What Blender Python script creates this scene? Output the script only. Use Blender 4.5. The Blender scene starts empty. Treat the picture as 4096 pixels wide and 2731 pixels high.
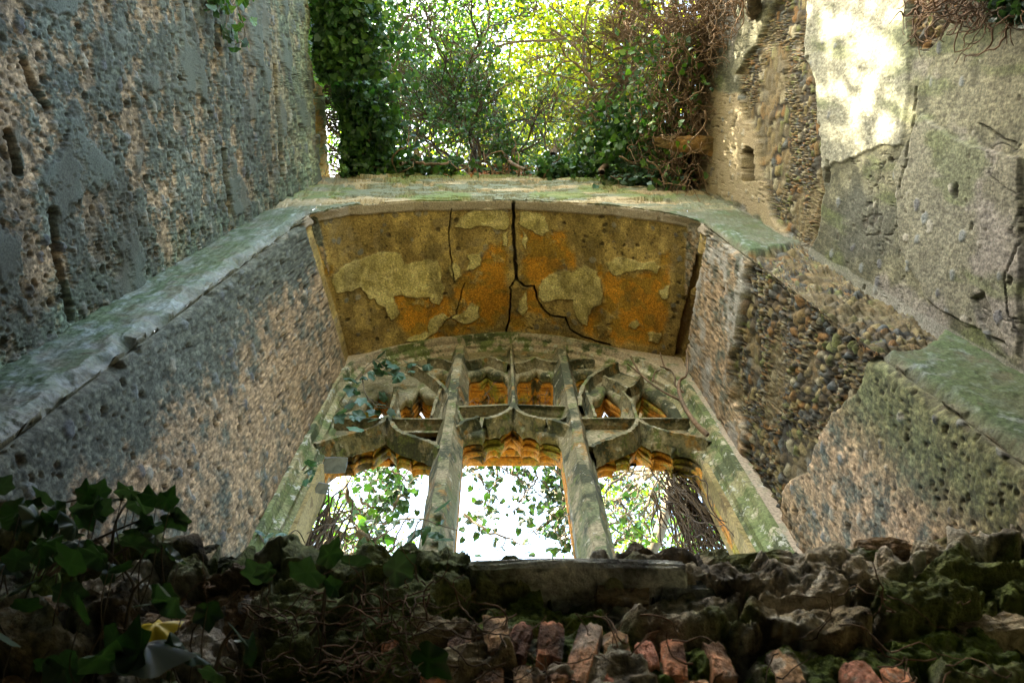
import bpy, math, random
import numpy as np
from mathutils import Vector, Matrix
random.seed(7); RNG = np.random.default_rng(11)
scene = bpy.context.scene
C = scene.collection

# ------------------------------------------------------------------ camera
FPX = 3130.0
_z = np.array([-52.0, 1077.5, -FPX]); _z /= np.linalg.norm(_z)
_x = np.array([1.0, -0.006, 0.0]); _x -= _z * _x.dot(_z); _x /= np.linalg.norm(_x)
_y = np.cross(_z, _x)
CAM = np.array([_x, _y, _z])                      # world <- camera
cd = bpy.data.cameras.new('camera'); cam = bpy.data.objects.new('camera', cd); C.objects.link(cam)
cam.matrix_world = Matrix([list(CAM[0]) + [0], list(CAM[1]) + [0], list(CAM[2]) + [0], [0, 0, 0, 1]])
cd.sensor_width = 36; cd.lens = FPX / 4096 * 36; cd.clip_start = 0.05; cd.clip_end = 500
cd.dof.use_dof = True; cd.dof.focus_distance = 7.0; cd.dof.aperture_fstop = 10
scene.camera = cam

# ------------------------------------------------------------------ light
SUN = np.array([-1.0, -0.45, 1.42]); SUN /= np.linalg.norm(SUN)
el = math.asin(SUN[2]); az = math.atan2(SUN[0], SUN[1])
w = bpy.data.worlds.new("World"); scene.world = w; w.use_nodes = True
nt = w.node_tree; bg = nt.nodes['Background']
sky = nt.nodes.new('ShaderNodeTexSky'); sky.sky_type = 'NISHITA'; sky.sun_disc = False
sky.sun_elevation = el; sky.sun_rotation = az; sky.dust_density = 3.0; sky.air_density = 1.0
nt.links.new(sky.outputs[0], bg.inputs[0]); bg.inputs[1].default_value = 0.15
sd = bpy.data.lights.new('sun', 'SUN'); sd.energy = 5.0; sd.angle = math.radians(0.53); sd.color = (1, .93, .80)
so = bpy.data.objects.new('sun', sd); C.objects.link(so)
so.rotation_euler = Vector(SUN.tolist()).to_track_quat('Z', 'Y').to_euler()
scene.view_settings.view_transform = 'Standard'; scene.view_settings.look = 'None'
scene.view_settings.exposure = 3.75; scene.view_settings.gamma = 1
scene.view_settings.use_white_balance = True; scene.view_settings.white_balance_temperature = 7700; scene.view_settings.white_balance_tint = -2

# ------------------------------------------------------------------ helpers
def ray(u, v):
    return CAM @ np.array([u - 2048.0, 1365.5 - v, -FPX])
def onY(u, v, y): d = ray(u, v); return d * y / d[1]
def onZ(u, v, z): d = ray(u, v); return d * z / d[2]
def onX(u, v, x): d = ray(u, v); return d * x / d[0]
def px(P):                                        # world -> overview pixels (2352 wide)
    c = P @ CAM
    return np.stack([2048 - FPX * c[:, 0] / c[:, 2], 1365.5 + FPX * c[:, 1] / c[:, 2]], 1) / 1.7415

def hsh(ix, iy, iz, s):
    h = (ix.astype(np.int64) * 374761393 + iy.astype(np.int64) * 668265263 + iz.astype(np.int64) * 2147483647 + s * 1274126177) & 0xFFFFFFFF
    h = ((h ^ (h >> 13)) * 1274126177) & 0xFFFFFFFF
    h = ((h ^ (h >> 15)) * 2246822519) & 0xFFFFFFFF
    h = h ^ (h >> 16)
    return (h & 0xFFFFFF) / float(0xFFFFFF)
def vn(P, sc, s=0):
    Q = P * sc; I = np.floor(Q).astype(np.int64); F = Q - I; F = F * F * (3 - 2 * F)
    out = 0
    for dx in (0, 1):
        for dy in (0, 1):
            for dz in (0, 1):
                wt = (F[:, 0] if dx else 1 - F[:, 0]) * (F[:, 1] if dy else 1 - F[:, 1]) * (F[:, 2] if dz else 1 - F[:, 2])
                out = out + wt * hsh(I[:, 0] + dx, I[:, 1] + dy, I[:, 2] + dz, s)
    return out
def fbm(P, sc, o=4, s=0, g=.5):
    a = 1.0; t = 0; n = 0
    for i in range(o):
        t = t + a * vn(P + 17.3 * i, sc * 2 ** i, s + i); n += a; a *= g
    return t / n
def vor(P, sc, s=0):                              # F1, F2, id
    Q = P * sc; I = np.floor(Q).astype(np.int64); n = len(P)
    d1 = np.full(n, 9.0); d2 = np.full(n, 9.0); idv = np.zeros(n)
    for dx in (-1, 0, 1):
        for dy in (-1, 0, 1):
            for dz in (-1, 0, 1):
                a = I[:, 0] + dx; b = I[:, 1] + dy; c = I[:, 2] + dz
                fx = a + .15 + .7 * hsh(a, b, c, s); fy = b + .15 + .7 * hsh(a, b, c, s + 1); fz = c + .15 + .7 * hsh(a, b, c, s + 2)
                d = np.sqrt((fx - Q[:, 0]) ** 2 + (fy - Q[:, 1]) ** 2 + (fz - Q[:, 2]) ** 2)
                m = d < d1
                d2 = np.where(m, d1, np.minimum(d2, d)); idv = np.where(m, hsh(a, b, c, s + 3), idv); d1 = np.where(m, d, d1)
    return d1, d2, idv
def ss(a, b, x): t = np.clip((x - a) / (b - a), 0, 1); return t * t * (3 - 2 * t)
def segd(U, pts, closed):
    d = np.full(len(U), 1e9); ins = np.zeros(len(U), bool)
    n = len(pts)
    for i in range(n if closed else n - 1):
        a = np.array(pts[i], float); b = np.array(pts[(i + 1) % n], float); ab = b - a
        t = np.clip(((U - a) @ ab) / max(ab @ ab, 1e-9), 0, 1)
        d = np.minimum(d, np.linalg.norm(U - a - t[:, None] * ab, axis=1))
        if closed:
            c = ((a[1] > U[:, 1]) != (b[1] > U[:, 1])) & (U[:, 0] < ab[0] * (U[:, 1] - a[1]) / (ab[1] if abs(ab[1]) > 1e-9 else 1e-9) + a[0])
            ins ^= c
    return np.where(ins, d, -d) if closed else d
def poly(U, pts, soft=3.0): return ss(-soft, soft, segd(U, pts, True))
def line(U, pts, w0): return 1 - ss(w0 * .5, w0 * 1.3, segd(U, pts, False))
def mix(a, b, m): return a * (1 - m[:, None]) + np.asarray(b) * m[:, None]

def new_mesh_obj(name, V, F, mat, parent=None, col=None, smooth=True, nv=4):
    me = bpy.data.meshes.new(name)
    V = np.asarray(V, np.float32); F = np.asarray(F, np.int32)
    me.vertices.add(len(V)); me.vertices.foreach_set('co', V.ravel())
    me.loops.add(F.size); me.loops.foreach_set('vertex_index', F.ravel())
    me.polygons.add(len(F)); me.polygons.foreach_set('loop_start', np.arange(0, F.size, F.shape[1], dtype=np.int32))
    me.polygons.foreach_set('loop_total', np.full(len(F), F.shape[1], np.int32))
    me.polygons.foreach_set('use_smooth', np.full(len(F), smooth))
    me.update(calc_edges=True)
    if col is not None:
        at = me.color_attributes.new('Col', 'FLOAT_COLOR', 'POINT')
        c4 = np.ones((len(V), 4), np.float32); c4[:, :3] = col; at.data.foreach_set('color', c4.ravel())
    me.materials.append(mat)
    o = bpy.data.objects.new(name, me); C.objects.link(o)
    if parent: o.parent = parent
    return o
def grid_faces(nu, nv):
    i = np.arange(nu - 1)[:, None] * nv + np.arange(nv - 1)[None, :]
    return np.stack([i, i + nv, i + nv + 1, i + 1], -1).reshape(-1, 4)
def thing(name, label, cat, loc=(0, 0, 0), group=None):
    o = bpy.data.objects.new(name, None); C.objects.link(o); o.location = loc; o.empty_display_size = .1
    tag(o, label, cat, group); return o
def tag(o, label, cat, group=None):
    o['label'] = label; o['category'] = cat
    if group: o['group'] = group

# ------------------------------------------------------------------ materials
def mat_stone(name, rough=.85, bump=.4, sc=60, amp=.35, spec=.3, col=None, tint2=None, dist=.01, sheen=0):
    m = bpy.data.materials.new(name); m.use_nodes = True; n = m.node_tree; L = n.links.new
    b = n.nodes['Principled BSDF']
    tc = n.nodes.new('ShaderNodeTexCoord')
    n1 = n.nodes.new('ShaderNodeTexNoise'); n1.inputs['Scale'].default_value = sc; n1.inputs['Detail'].default_value = 6; n1.inputs['Roughness'].default_value = .65
    n2 = n.nodes.new('ShaderNodeTexNoise'); n2.inputs['Scale'].default_value = sc * .12; n2.inputs['Detail'].default_value = 5
    L(tc.outputs['Object'], n1.inputs['Vector']); L(tc.outputs['Object'], n2.inputs['Vector'])
    if col is None:
        src = n.nodes.new('ShaderNodeVertexColor'); src.layer_name = 'Col'; base = src.outputs['Color']
    else:
        rgb = n.nodes.new('ShaderNodeMix'); rgb.data_type = 'RGBA'
        rp = n.nodes.new('ShaderNodeMapRange'); rp.inputs[1].default_value = .42; rp.inputs[2].default_value = .6; L(n2.outputs['Fac'], rp.inputs[0])
        L(rp.outputs[0], rgb.inputs[0]); rgb.inputs[6].default_value = (*col, 1); rgb.inputs[7].default_value = (*(tint2 or col), 1)
        base = rgb.outputs[2]
    mr = n.nodes.new('ShaderNodeMapRange'); mr.inputs[1].default_value = .3; mr.inputs[2].default_value = .7
    mr.inputs[3].default_value = 1 - amp; mr.inputs[4].default_value = 1 + amp; L(n1.outputs['Fac'], mr.inputs[0])
    vm = n.nodes.new('ShaderNodeVectorMath'); vm.operation = 'SCALE'; L(base, vm.inputs[0]); L(mr.outputs[0], vm.inputs['Scale'])
    L(vm.outputs[0], b.inputs['Base Color'])
    b.inputs['Roughness'].default_value = rough; b.inputs['Specular IOR Level'].default_value = spec
    bp = n.nodes.new('ShaderNodeBump'); bp.inputs['Strength'].default_value = bump; bp.inputs['Distance'].default_value = dist
    L(n1.outputs['Fac'], bp.inputs['Height']); L(bp.outputs[0], b.inputs['Normal'])
    return m
def mat_leaf(name, rough=.35, trans=.45, tcol=(1.0, 1.25, .35)):
    m = bpy.data.materials.new(name); m.use_nodes = True; n = m.node_tree; L = n.links.new
    b = n.nodes['Principled BSDF']; out = n.nodes['Material Output']
    a = n.nodes.new('ShaderNodeVertexColor'); a.layer_name = 'Col'
    L(a.outputs['Color'], b.inputs['Base Color']); b.inputs['Roughness'].default_value = rough
    t = n.nodes.new('ShaderNodeBsdfTranslucent')
    vm = n.nodes.new('ShaderNodeVectorMath'); vm.operation = 'MULTIPLY'; L(a.outputs['Color'], vm.inputs[0]); vm.inputs[1].default_value = tcol
    L(vm.outputs[0], t.inputs['Color'])
    mx = n.nodes.new('ShaderNodeMixShader'); mx.inputs[0].default_value = trans
    L(b.outputs[0], mx.inputs[1]); L(t.outputs[0], mx.inputs[2]); L(mx.outputs[0], out.inputs['Surface'])
    return m
M_WALL = mat_stone('weathered_render', sc=85, amp=.55, bump=.45, dist=.005)
M_WET = mat_stone('damp_cement', rough=.45, sc=45, amp=.4, bump=.6, spec=.5, dist=.012)
def mat_mottle(name, base, stains, zmix=None, sc=1.0, bump=.6, dist=.012):
    m = bpy.data.materials.new(name); m.use_nodes = True; n = m.node_tree; L = n.links.new; b = n.nodes['Principled BSDF']
    tc = n.nodes.new('ShaderNodeTexCoord'); cur = None
    def mixn(fac, c2):
        nonlocal cur
        x = n.nodes.new('ShaderNodeMix'); x.data_type = 'RGBA'; L(fac, x.inputs[0])
        if cur is None: x.inputs[6].default_value = (*base, 1)
        else: L(cur, x.inputs[6])
        x.inputs[7].default_value = (*c2, 1); cur = x.outputs[2]
    if zmix:
        sp = n.nodes.new('ShaderNodeSeparateXYZ'); L(tc.outputs['Object'], sp.inputs[0])
        for z0, z1, c2 in zmix:
            r = n.nodes.new('ShaderNodeMapRange'); r.inputs[1].default_value = z0; r.inputs[2].default_value = z1; L(sp.outputs[2], r.inputs[0]); mixn(r.outputs[0], c2)
    for k, (scale, lo, hi, c2) in enumerate(stains):
        t = n.nodes.new('ShaderNodeTexNoise'); t.noise_dimensions = '4D'; t.inputs['W'].default_value = k * 3.7; t.inputs['Scale'].default_value = scale * sc; t.inputs['Detail'].default_value = 7; t.inputs['Roughness'].default_value = .65
        L(tc.outputs['Object'], t.inputs['Vector']); r = n.nodes.new('ShaderNodeMapRange'); r.inputs[1].default_value = lo; r.inputs[2].default_value = hi; L(t.outputs['Fac'], r.inputs[0]); mixn(r.outputs[0], c2)
    t = n.nodes.new('ShaderNodeTexNoise'); t.inputs['Scale'].default_value = 45; t.inputs['Detail'].default_value = 6; L(tc.outputs['Object'], t.inputs['Vector'])
    r = n.nodes.new('ShaderNodeMapRange'); r.inputs[1].default_value = .3; r.inputs[2].default_value = .7; r.inputs[3].default_value = .6; r.inputs[4].default_value = 1.4; L(t.outputs['Fac'], r.inputs[0])
    v = n.nodes.new('ShaderNodeVectorMath'); v.operation = 'SCALE'; L(cur, v.inputs[0]); L(r.outputs[0], v.inputs['Scale']); L(v.outputs[0], b.inputs['Base Color'])
    b.inputs['Roughness'].default_value = .85
    bp = n.nodes.new('ShaderNodeBump'); bp.inputs['Strength'].default_value = bump; bp.inputs['Distance'].default_value = dist; L(t.outputs['Fac'], bp.inputs['Height']); L(bp.outputs[0], b.inputs['Normal'])
    return m
M_STONE = mat_mottle('window_stone', (.19, .155, .08), [(5, .50, .56, (.28, .22, .13)), (3.4, .48, .55, (.045, .045, .018)), (7, .55, .61, (.11, .12, .035)), (4.6, .58, .63, (.24, .13, .035)), (11, .60, .66, (.44, .39, .30))], [(7.2, 7.9, (.21, .17, .10)), (5.6, 4.8, (.13, .135, .06))])
M_REAR = mat_mottle('pink_plaster', (.38, .29, .21), [(4, .52, .56, (.28, .25, .17)), (3, .58, .64, (.16, .17, .08)), (8, .6, .66, (.46, .41, .36))])
M_PALE = mat_mottle('jamb_stone', (.28, .23, .115), [(4, .48, .55, (.12, .14, .045)), (6, .57, .61, (.46, .40, .28)), (3.6, .54, .59, (.07, .08, .03)), (12, .58, .62, (.42, .40, .33))], [(7.0, 7.8, (.38, .29, .21)), (5.4, 4.6, (.15, .18, .065))])
M_JAMB = mat_mottle('ochre_jamb', (.30, .22, .09), [(4, .5, .56, (.20, .15, .05)), (5, .57, .62, (.14, .09, .03))])
M_ORANGE = mat_mottle('ochre_stone', (.48, .19, .022), [(3.2, .49, .56, (.22, .18, .018)), (5, .53, .60, (.08, .055, .018)), (9, .58, .66, (.42, .24, .06))])
M_WOOD = mat_stone('old_timber', col=(.30, .16, .06), tint2=(.14, .09, .04), sc=40, amp=.4)
M_BARK = mat_stone('bark', col=(.10, .075, .05), tint2=(.16, .12, .08), sc=40, amp=.4)
M_DRY = mat_stone('dark_bark', col=(.05, .032, .02), tint2=(.10, .065, .035), sc=40, amp=.4)
M_VINE = mat_stone('dead_vine_bark', col=(.22, .13, .08), tint2=(.12, .08, .05), sc=40, amp=.4)
M_ROCK = mat_stone('rubble_stone', sc=50, amp=.6, bump=1.0, dist=.02)
M_SLATE = mat_stone('slate', col=(.16, .18, .22), tint2=(.22, .23, .26), sc=20, amp=.3)
M_GROUND = mat_stone('soil_ground', col=(.06, .05, .03), tint2=(.05, .07, .03), sc=8, amp=.5)
M_LEAF = mat_leaf('ivy_leaf', .42, .28)
M_TLEAF = mat_leaf('tree_leaf', .45, .5)

# ------------------------------------------------------------------ dimensions (metres, camera at eye height = 0)
D = 1.30; YW = 2.912; XL = -2.28; XR = 2.41; GZ = -1.6; YB = -1.5
JL = -1.84; JR = 1.88; BL = -1.60; BR = 1.95                    # recess: front and back edges
def zfront(x): return np.interp(x, [-1.84, -1.78, -1.55, -.91, .136, 1.15, 1.60, 1.80, 1.88], [7.5, 7.70, 8.10, 8.40, 8.50, 8.16, 7.78, 7.45, 7.15])
def zback(x): return np.interp(x, [-1.6, -1.19, -.72, .07, .77, 1.47, 1.95], [7.92, 8.22, 8.46, 8.72, 8.53, 8.15, 7.88])
TOPF = 10.75

# masks, outlines as seen on the walls
FL_SIDE = [(1795,-20),(1855,-20),(1842,130),(1868,200),(1885,330),(1885,440),(1872,540),(1850,590),(1810,560),(1770,500),(1745,430),(1735,330),(1700,240),(1690,170),(1740,100)]
FL_TOP = [(2085,-30),(2210,-30),(2185,60),(2165,95),(2130,115),(2095,105)]
FL_REV = [(1722,575),(1770,565),(1880,560),(1990,610),(2080,660),(2180,745),(2120,800),(2010,802),(1985,850),(1962,905),(1905,950),(1880,1000),(1865,1060),(1800,1115),(1790,1180),(1760,1200),(1725,1130),(1700,1060),(1715,1000),(1690,940),(1675,860),(1690,760),(1712,660)]
CREAM = [[(240,650),(300,600),(420,560),(500,535),(590,545),(610,590),(700,585),(790,575),(805,620),(800,680),(830,720),(810,790),(795,812),(745,795),(735,765),(660,775),(560,770),(585,860),(550,890),(520,840),(450,780),(430,790),(380,720),(330,740),(250,755),(232,700)],
 [(900,350),(960,320),(1060,308),(1150,320),(1165,380),(1140,420),(1040,400),(940,410),(870,405)],
 [(740,880),(810,860),(850,880),(790,940),(720,1000),(610,1010),(640,985),(730,950)],
 [(905,860),(960,810),(1000,820),(1000,880),(940,910),(850,880)],
 [(1215,320),(1300,330),(1350,350),(1370,430),(1330,450),(1260,420),(1215,390)],
 [(1230,430),(1262,470),(1250,520),(1228,480)],
 [(1310,720),(1350,670),(1450,628),(1490,650),(1560,600),(1620,640),(1660,760),(1640,810),(1590,830),(1560,920),(1530,900),(1500,860),(1490,790),(1420,780),(1330,795),(1310,760)],
 [(1665,600),(1720,560),(1800,575),(1850,590),(1920,580),(1945,610),(1930,650),(1860,625),(1790,640),(1710,660)],
 [(1940,730),(2000,700),(1995,770),(1960,790)],[(1790,910),(1830,880),(1850,910),(1830,940),(1785,930)],[(930,555),(1010,550),(1005,610),(930,640),(960,590)],
 [(850,600),(880,590),(905,650),(870,680),(845,640)],[(1880,960),(1960,960),(1940,1010),(1890,1000)],[(1205,800),(1250,740),(1262,830),(1230,870),(1195,850)],[(1125,430),(1150,430),(1145,510),(1115,500)]]
ORANGE = [[(1050,510),(1120,480),(1150,560),(1140,700),(1160,760),(1150,860),(1000,960),(800,990),(650,1000),(560,900),(540,800),(470,780),(450,740),(480,700),(510,590),(560,650),(590,720),(640,760),(730,780),(790,760),(860,780),(900,660),(960,650),(1010,590)],
 [(1215,420),(1300,440),(1450,430),(1460,480),(1500,560),(1520,610),(1440,640),(1340,680),(1300,720),(1240,700),(1225,600)],
 [(1235,740),(1290,715),(1310,800),(1380,880),(1440,930),(1300,860),(1240,830)],
 [(1610,610),(1680,590),(1760,660),(1900,640),(2000,620),(2000,700),(1990,800),(1980,950),(1940,1030),(1700,1010),(1540,950),(1560,900),(1600,830),(1660,800),(1640,680)],
 [(1960,550),(2000,540),(1995,620),(1950,630)],[(330,690),(370,670),(400,700),(340,715)],[(100+100,620),(240,610),(235,645),(210,650)],[(1150,880),(1220,860),(1260,930),(1180,955)]]
def cr(l): return [((1150 + x * .7653) / 1.7415, (600 + y * .7653) / 1.7415) for x, y in l]
CREAM = [cr(l) for l in CREAM]; ORANGE = [cr(l) for l in ORANGE]
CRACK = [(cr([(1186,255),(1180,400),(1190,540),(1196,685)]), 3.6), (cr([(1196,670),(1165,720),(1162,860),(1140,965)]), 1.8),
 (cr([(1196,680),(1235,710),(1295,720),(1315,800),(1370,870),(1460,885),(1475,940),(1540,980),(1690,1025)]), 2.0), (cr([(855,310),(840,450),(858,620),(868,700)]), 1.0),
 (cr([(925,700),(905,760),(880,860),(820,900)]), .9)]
SLOT = cr([(2100,520),(2160,560),(2150,700),(2140,820),(2100,960),(2060,1080),(2030,1080),(2060,900),(2100,760)])

def ystr(P): return P * np.stack([np.ones(len(P)), 1 / (1 + .16 * np.clip(P[:, 2] - 4, 0, 7)), np.ones(len(P))], 1)
def pits(P, h, col, s, dens=.30, bumpy=1.0, stonecol=((.16, .17, .17), (.30, .27, .22), (.10, .10, .11))):  # pits painted dark, dirt and hollow shade together, as the relief is shallow
    P0 = P; P = P + .05 * (np.stack([fbm(P, 12, 3, s + 1), fbm(P, 12, 3, s + 2), fbm(P, 12, 3, s + 3)], 1) - .5)
    f1, f2, i = vor(P, 24, s + 7); m = (i < dens * 1.1) * (1 - ss(.2, .42, f1)); h = h + m * .013 * bumpy; col = mix(col, (.06, .045, .03), m * .7)
    f1, f2, i = vor(P * np.array([1, 1, 1.15]), 9.5, s)
    r_ = .16 + .25 * vn(P, 3.3, s + 5)
    m = (i < dens) * (1 - ss(r_ * .6, r_, f1)); h = h + m * .024; col = mix(col, (.05, .038, .025), m * .85)
    g = hsh((i * 9999).astype(int), (i * 77777).astype(int), (i * 0).astype(int), 5)
    k = (i > .80) * (1 - ss(.30, .40, f1)); h = h - k * .012 * bumpy
    sc = np.where(g[:, None] < .4, stonecol[0], np.where(g[:, None] < .75, stonecol[1], stonecol[2]))
    col = col * (1 - k[:, None] * .8) + sc * k[:, None] * .8
    return h, col
def gravel(P, h, col, s, sc=42, a=.007, c=.28):
    f1, f2, i = vor(P, sc, s)
    h = h + a * (ss(.0, .75, f1) - .4); col = col * (1 + c * (i - .5) * 2)[:, None] * (1.08 - .35 * ss(.35, .75, f1))[:, None]
    k = (vn(P * np.array([1, 1, .5]), 75, s + 3) - .5) * 2; k2 = (vn(P * np.array([1, 1, .5]), 75, s + 4) - .5) * 2; h = h + .002 * k * (a / .007); col = col * np.clip(1 + .42 * k2 * min(1, c / .2), .4, 1.8)[:, None]
    return h, col
def flints(P, U, h, col, m, s=40):
    """cobbles of flint set in mortar where the render has fallen"""
    idx = np.where(m > .01)[0]
    if len(idx) == 0: return h, col
    Q = ystr(P[idx]); Q = Q + .09 * (np.stack([fbm(Q, 9, 3, 1), fbm(Q, 9, 3, 2), fbm(Q, 9, 3, 3)], 1) - .5); Q = Q * np.array([1, 1, .85]) * (.85 + .5 * ss(.35, .65, vn(Q, 2.3, 4)))[:, None]
    f1, f2, i = vor(Q, 13.5, s); e = f2 - f1
    dome = np.sqrt(np.clip(ss(.0, .55, e), 0, 1)) * np.clip(1.1 - f1, 0, 1)
    hh = .032 - .036 * dome + .026 * (i - .5) + .006 * (vn(Q, 60, 8) - .5)
    g = hsh((i * 99991).astype(int), (i * 7777).astype(int), (i * 0).astype(int), 9)
    pal = np.array([(.17, .11, .045), (.20, .15, .065), (.055, .05, .04), (.09, .095, .09), (.26, .22, .14), (.08, .055, .028), (.12, .12, .04), (.18, .09, .028)])
    cc = pal[(g * 7.99).astype(int)] * (.7 + .6 * vn(Q, 30, 6))[:, None]
    mort_shade = np.array((.035, .026, .016)); cc = cc * ss(.08, .24, e)[:, None] + mort_shade * (1 - ss(.08, .24, e))[:, None]; gm = ss(.5, .62, fbm(P[idx], 3.5, 5, 47)); cc = mix(cc, (.15, .11, .055), gm * .65); hh = hh * (1 - gm * .5) + .02 * gm  # mortar colour darkened to carry the shadow between flints, relief being low
    hh = hh * np.where(P[idx][:, 2] > 6, .6, 1); mm = m[idx]; h = h.copy(); col = col.copy()
    h[idx] = h[idx] * (1 - mm) + (hh + .02 + .03 * (fbm(P[idx], 4, 3, 43) - .5)) * mm; col[idx] = mix(col[idx], cc, mm) if False else col[idx] * (1 - mm[:, None]) + cc * mm[:, None]
    return h, col
def warp(P, U, a=9, sc=5): return U + a * (np.stack([fbm(P, sc, 4, 61), fbm(P, sc, 4, 67)], 1) - .5) * 2

def f_left(P):
    U = px(P); n = fbm(P, 1.3, 5, 3); n2 = fbm(P, 6, 4, 8); h = .05 * (n - .5) + .014 * (n2 - .5)
    zz = P[:, 2]; PS = ystr(P)
    tanm = ss(.50, .56, fbm(ystr(P), 4.5, 6, 21, .78) + .10 * (fbm(P, .9, 3, 24) - .5) + .035 * ss(5.0, 3.4, zz) - .0)
    grey = np.array((.112, .122, .098)); tan = np.array((.36, .24, .145))
    col = mix(np.tile(grey, (len(P), 1)), tan, tanm * .75)
    gr = ss(7.5, 10, zz); col = mix(col, (.24, .27, .16), gr * .75 * ss(.3, .6, n2 + .1))
    gr2 = ss(.9, 1.25, P[:, 1]) * ss(.35, .65, n2); col = mix(col, (.13, .17, .11), gr2 * .6)
    h = h + .010 * tanm
    big = fbm(P, .8, 4, 27); col = col * (.72 + .56 * ss(.35, .65, big))[:, None]; h0 = h.copy(); c0 = mix(col, (.105, .115, .098), 0 * n + .8) * (.8 + .4 * n2)[:, None]; h, col = gravel(PS, h, col, 5, 44, .004, .50); h, col = pits(PS, h, col, 12, .46)
    sk = ss(.56, .60, fbm(P, 2.1, 5, 29, .6) + .08 * ss(5.5, 3.0, zz)); h = h * (1 - sk) + (h0 - .012) * sk; col = col * (1 - sk[:, None]) + c0 * sk[:, None]; lip = sk * (1 - sk) * 4; col = mix(col, (.05, .04, .03), lip * .5)
    rs_ = ss(.58, .66, fbm(P * np.array([1, .6, 1]), 1.6, 4, 97)); col = mix(col, (.075, .07, .055), rs_ * .55)
    f1, f2, i = vor(P, 2.6, 90); m = (i < .38) * (1 - ss(.10, .30, f1 + .15 * (n2 - .5))) * ss(.45, .6, tanm + .3); h = h + .06 * m; col = mix(col, (.10, .07, .04), m * .7)
    for l, wd in [([(634,150),(640,260),(647,405)], 2.6), ([(517,345),(522,420),(530,490)], 5), ([(118,480),(132,600),(150,660),(165,735)], 7), ([(55,135),(80,200),(110,250)], 8), ([(497,60),(505,130)], 4), ([(20,300),(45,400)], 7)]:
        k = line(warp(P, U, 4, 9), l, wd); h = h + .06 * k; col = mix(col, (.06, .045, .03), k * .8)  # cracks cut in, and painted dark for their dirt and inner shade
    # crumbling mossy top
    br = ss(10.15, 10.3, zz + .6 * (n2 - .5)); h = h + .12 * br + .05 * br * (n - .5); col = mix(col, np.where((n2 > .5)[:, None], (.42, .24, .05), (.20, .21, .07)), br * .8)
    return h, col
def f_right(P):
    U = px(P); Wp = warp(P, U, 12, 4); n = fbm(P, 1.1, 5, 33); n2 = fbm(P, 7, 5, 38); h = .06 * (n - .5) + .012 * (n2 - .5)
    A = np.array((.165, .15, .095)); B = np.array((.075, .07, .042)); 
    col = mix(np.tile(A, (len(P), 1)), B, ss(.42, .58, n2 * .5 + n * .5))
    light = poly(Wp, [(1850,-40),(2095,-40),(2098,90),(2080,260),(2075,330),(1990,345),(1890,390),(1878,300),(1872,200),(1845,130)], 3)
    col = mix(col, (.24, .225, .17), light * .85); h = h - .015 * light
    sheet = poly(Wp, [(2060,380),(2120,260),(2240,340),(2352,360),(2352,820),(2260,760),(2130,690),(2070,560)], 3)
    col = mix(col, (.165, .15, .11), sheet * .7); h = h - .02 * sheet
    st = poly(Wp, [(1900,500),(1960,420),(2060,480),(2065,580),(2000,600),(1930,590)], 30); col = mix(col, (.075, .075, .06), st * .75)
    pur = ss(.52, .60, fbm(P, 2.2, 4, 51)); col = mix(col, (.21, .18, .165), pur * .6 * (1 - light))
    grn = ss(.56, .66, fbm(P * np.array([1, 3, .8]), 1.8, 4, 57)) ; col = mix(col, (.085, .10, .035), grn * .65)
    f1, f2, i = vor(P + .5 * (np.stack([fbm(P, 3, 4, 72), fbm(P, 3, 4, 73), n2], 1) - .5), 1.7, 71); k = (1 - ss(.006, .022, f2 - f1)) * (i > .7) * (1 - light); h = h + .01 * k; col = mix(col, (.06, .05, .04), k * .7)
    h2, c2 = gravel(P, h, col, 35, 60, .002, .3); h, col = h2, c2
    h, c3 = pits(P, h, col, 82, .05, .5); col = c3
    # tan plaster by the corner
    tp = poly(Wp, [(1600,200),(1700,220),(1740,330),(1760,480),(1840,580),(1700,470),(1600,430)], 4)
    col = mix(col, np.array((.30, .22, .13)), tp * .8); hh, cc = pits(P, h, col, 84, .3); h = h * (1 - tp) + hh * tp; col = col * (1 - tp)[:, None] + cc * tp[:, None]
    fm = np.maximum(poly(Wp, FL_SIDE, 3), poly(Wp, FL_TOP, 3))
    h, col = flints(P, U, h, col, fm); h = h + .03 * fm * ss(.3, .7, n)
    k = poly(warp(P, U, 2, 9), [(1716,335),(1727,345),(1728,415),(1706,418),(1707,350)], 1.2); h = h + .22 * k; col = mix(col, (.04, .03, .02), k)
    rim = ss(D - .022, D - .008, P[:, 1] + .03 * (n2 - .5)); col = mix(col, (.26, .25, .21), rim * .45)
    for l, wd in [([(1900,370),(1898,400),(1896,418)], 4), ([(2255,285),(2300,310),(2340,330)], 1.6), ([(2352,560),(2320,640),(2330,720),(2352,770)], 1.6), ([(2105,200),(2100,300),(2090,380),(2075,430)], 1.5)]:
        k = line(warp(P, U, 10, 6), l, wd); h = h + .04 * k; col = mix(col, (.05, .04, .03), k * .8)  # crack lines recessed, with dirt and cavity shade painted in too
    hl = .4 * poly(Wp, [(2240,690),(2270,680),(2300,740),(2320,800),(2290,790),(2255,740)], 2); h = h + .06 * hl; col = mix(col, (.10, .09, .06), hl * .7)
    return h, col
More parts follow.
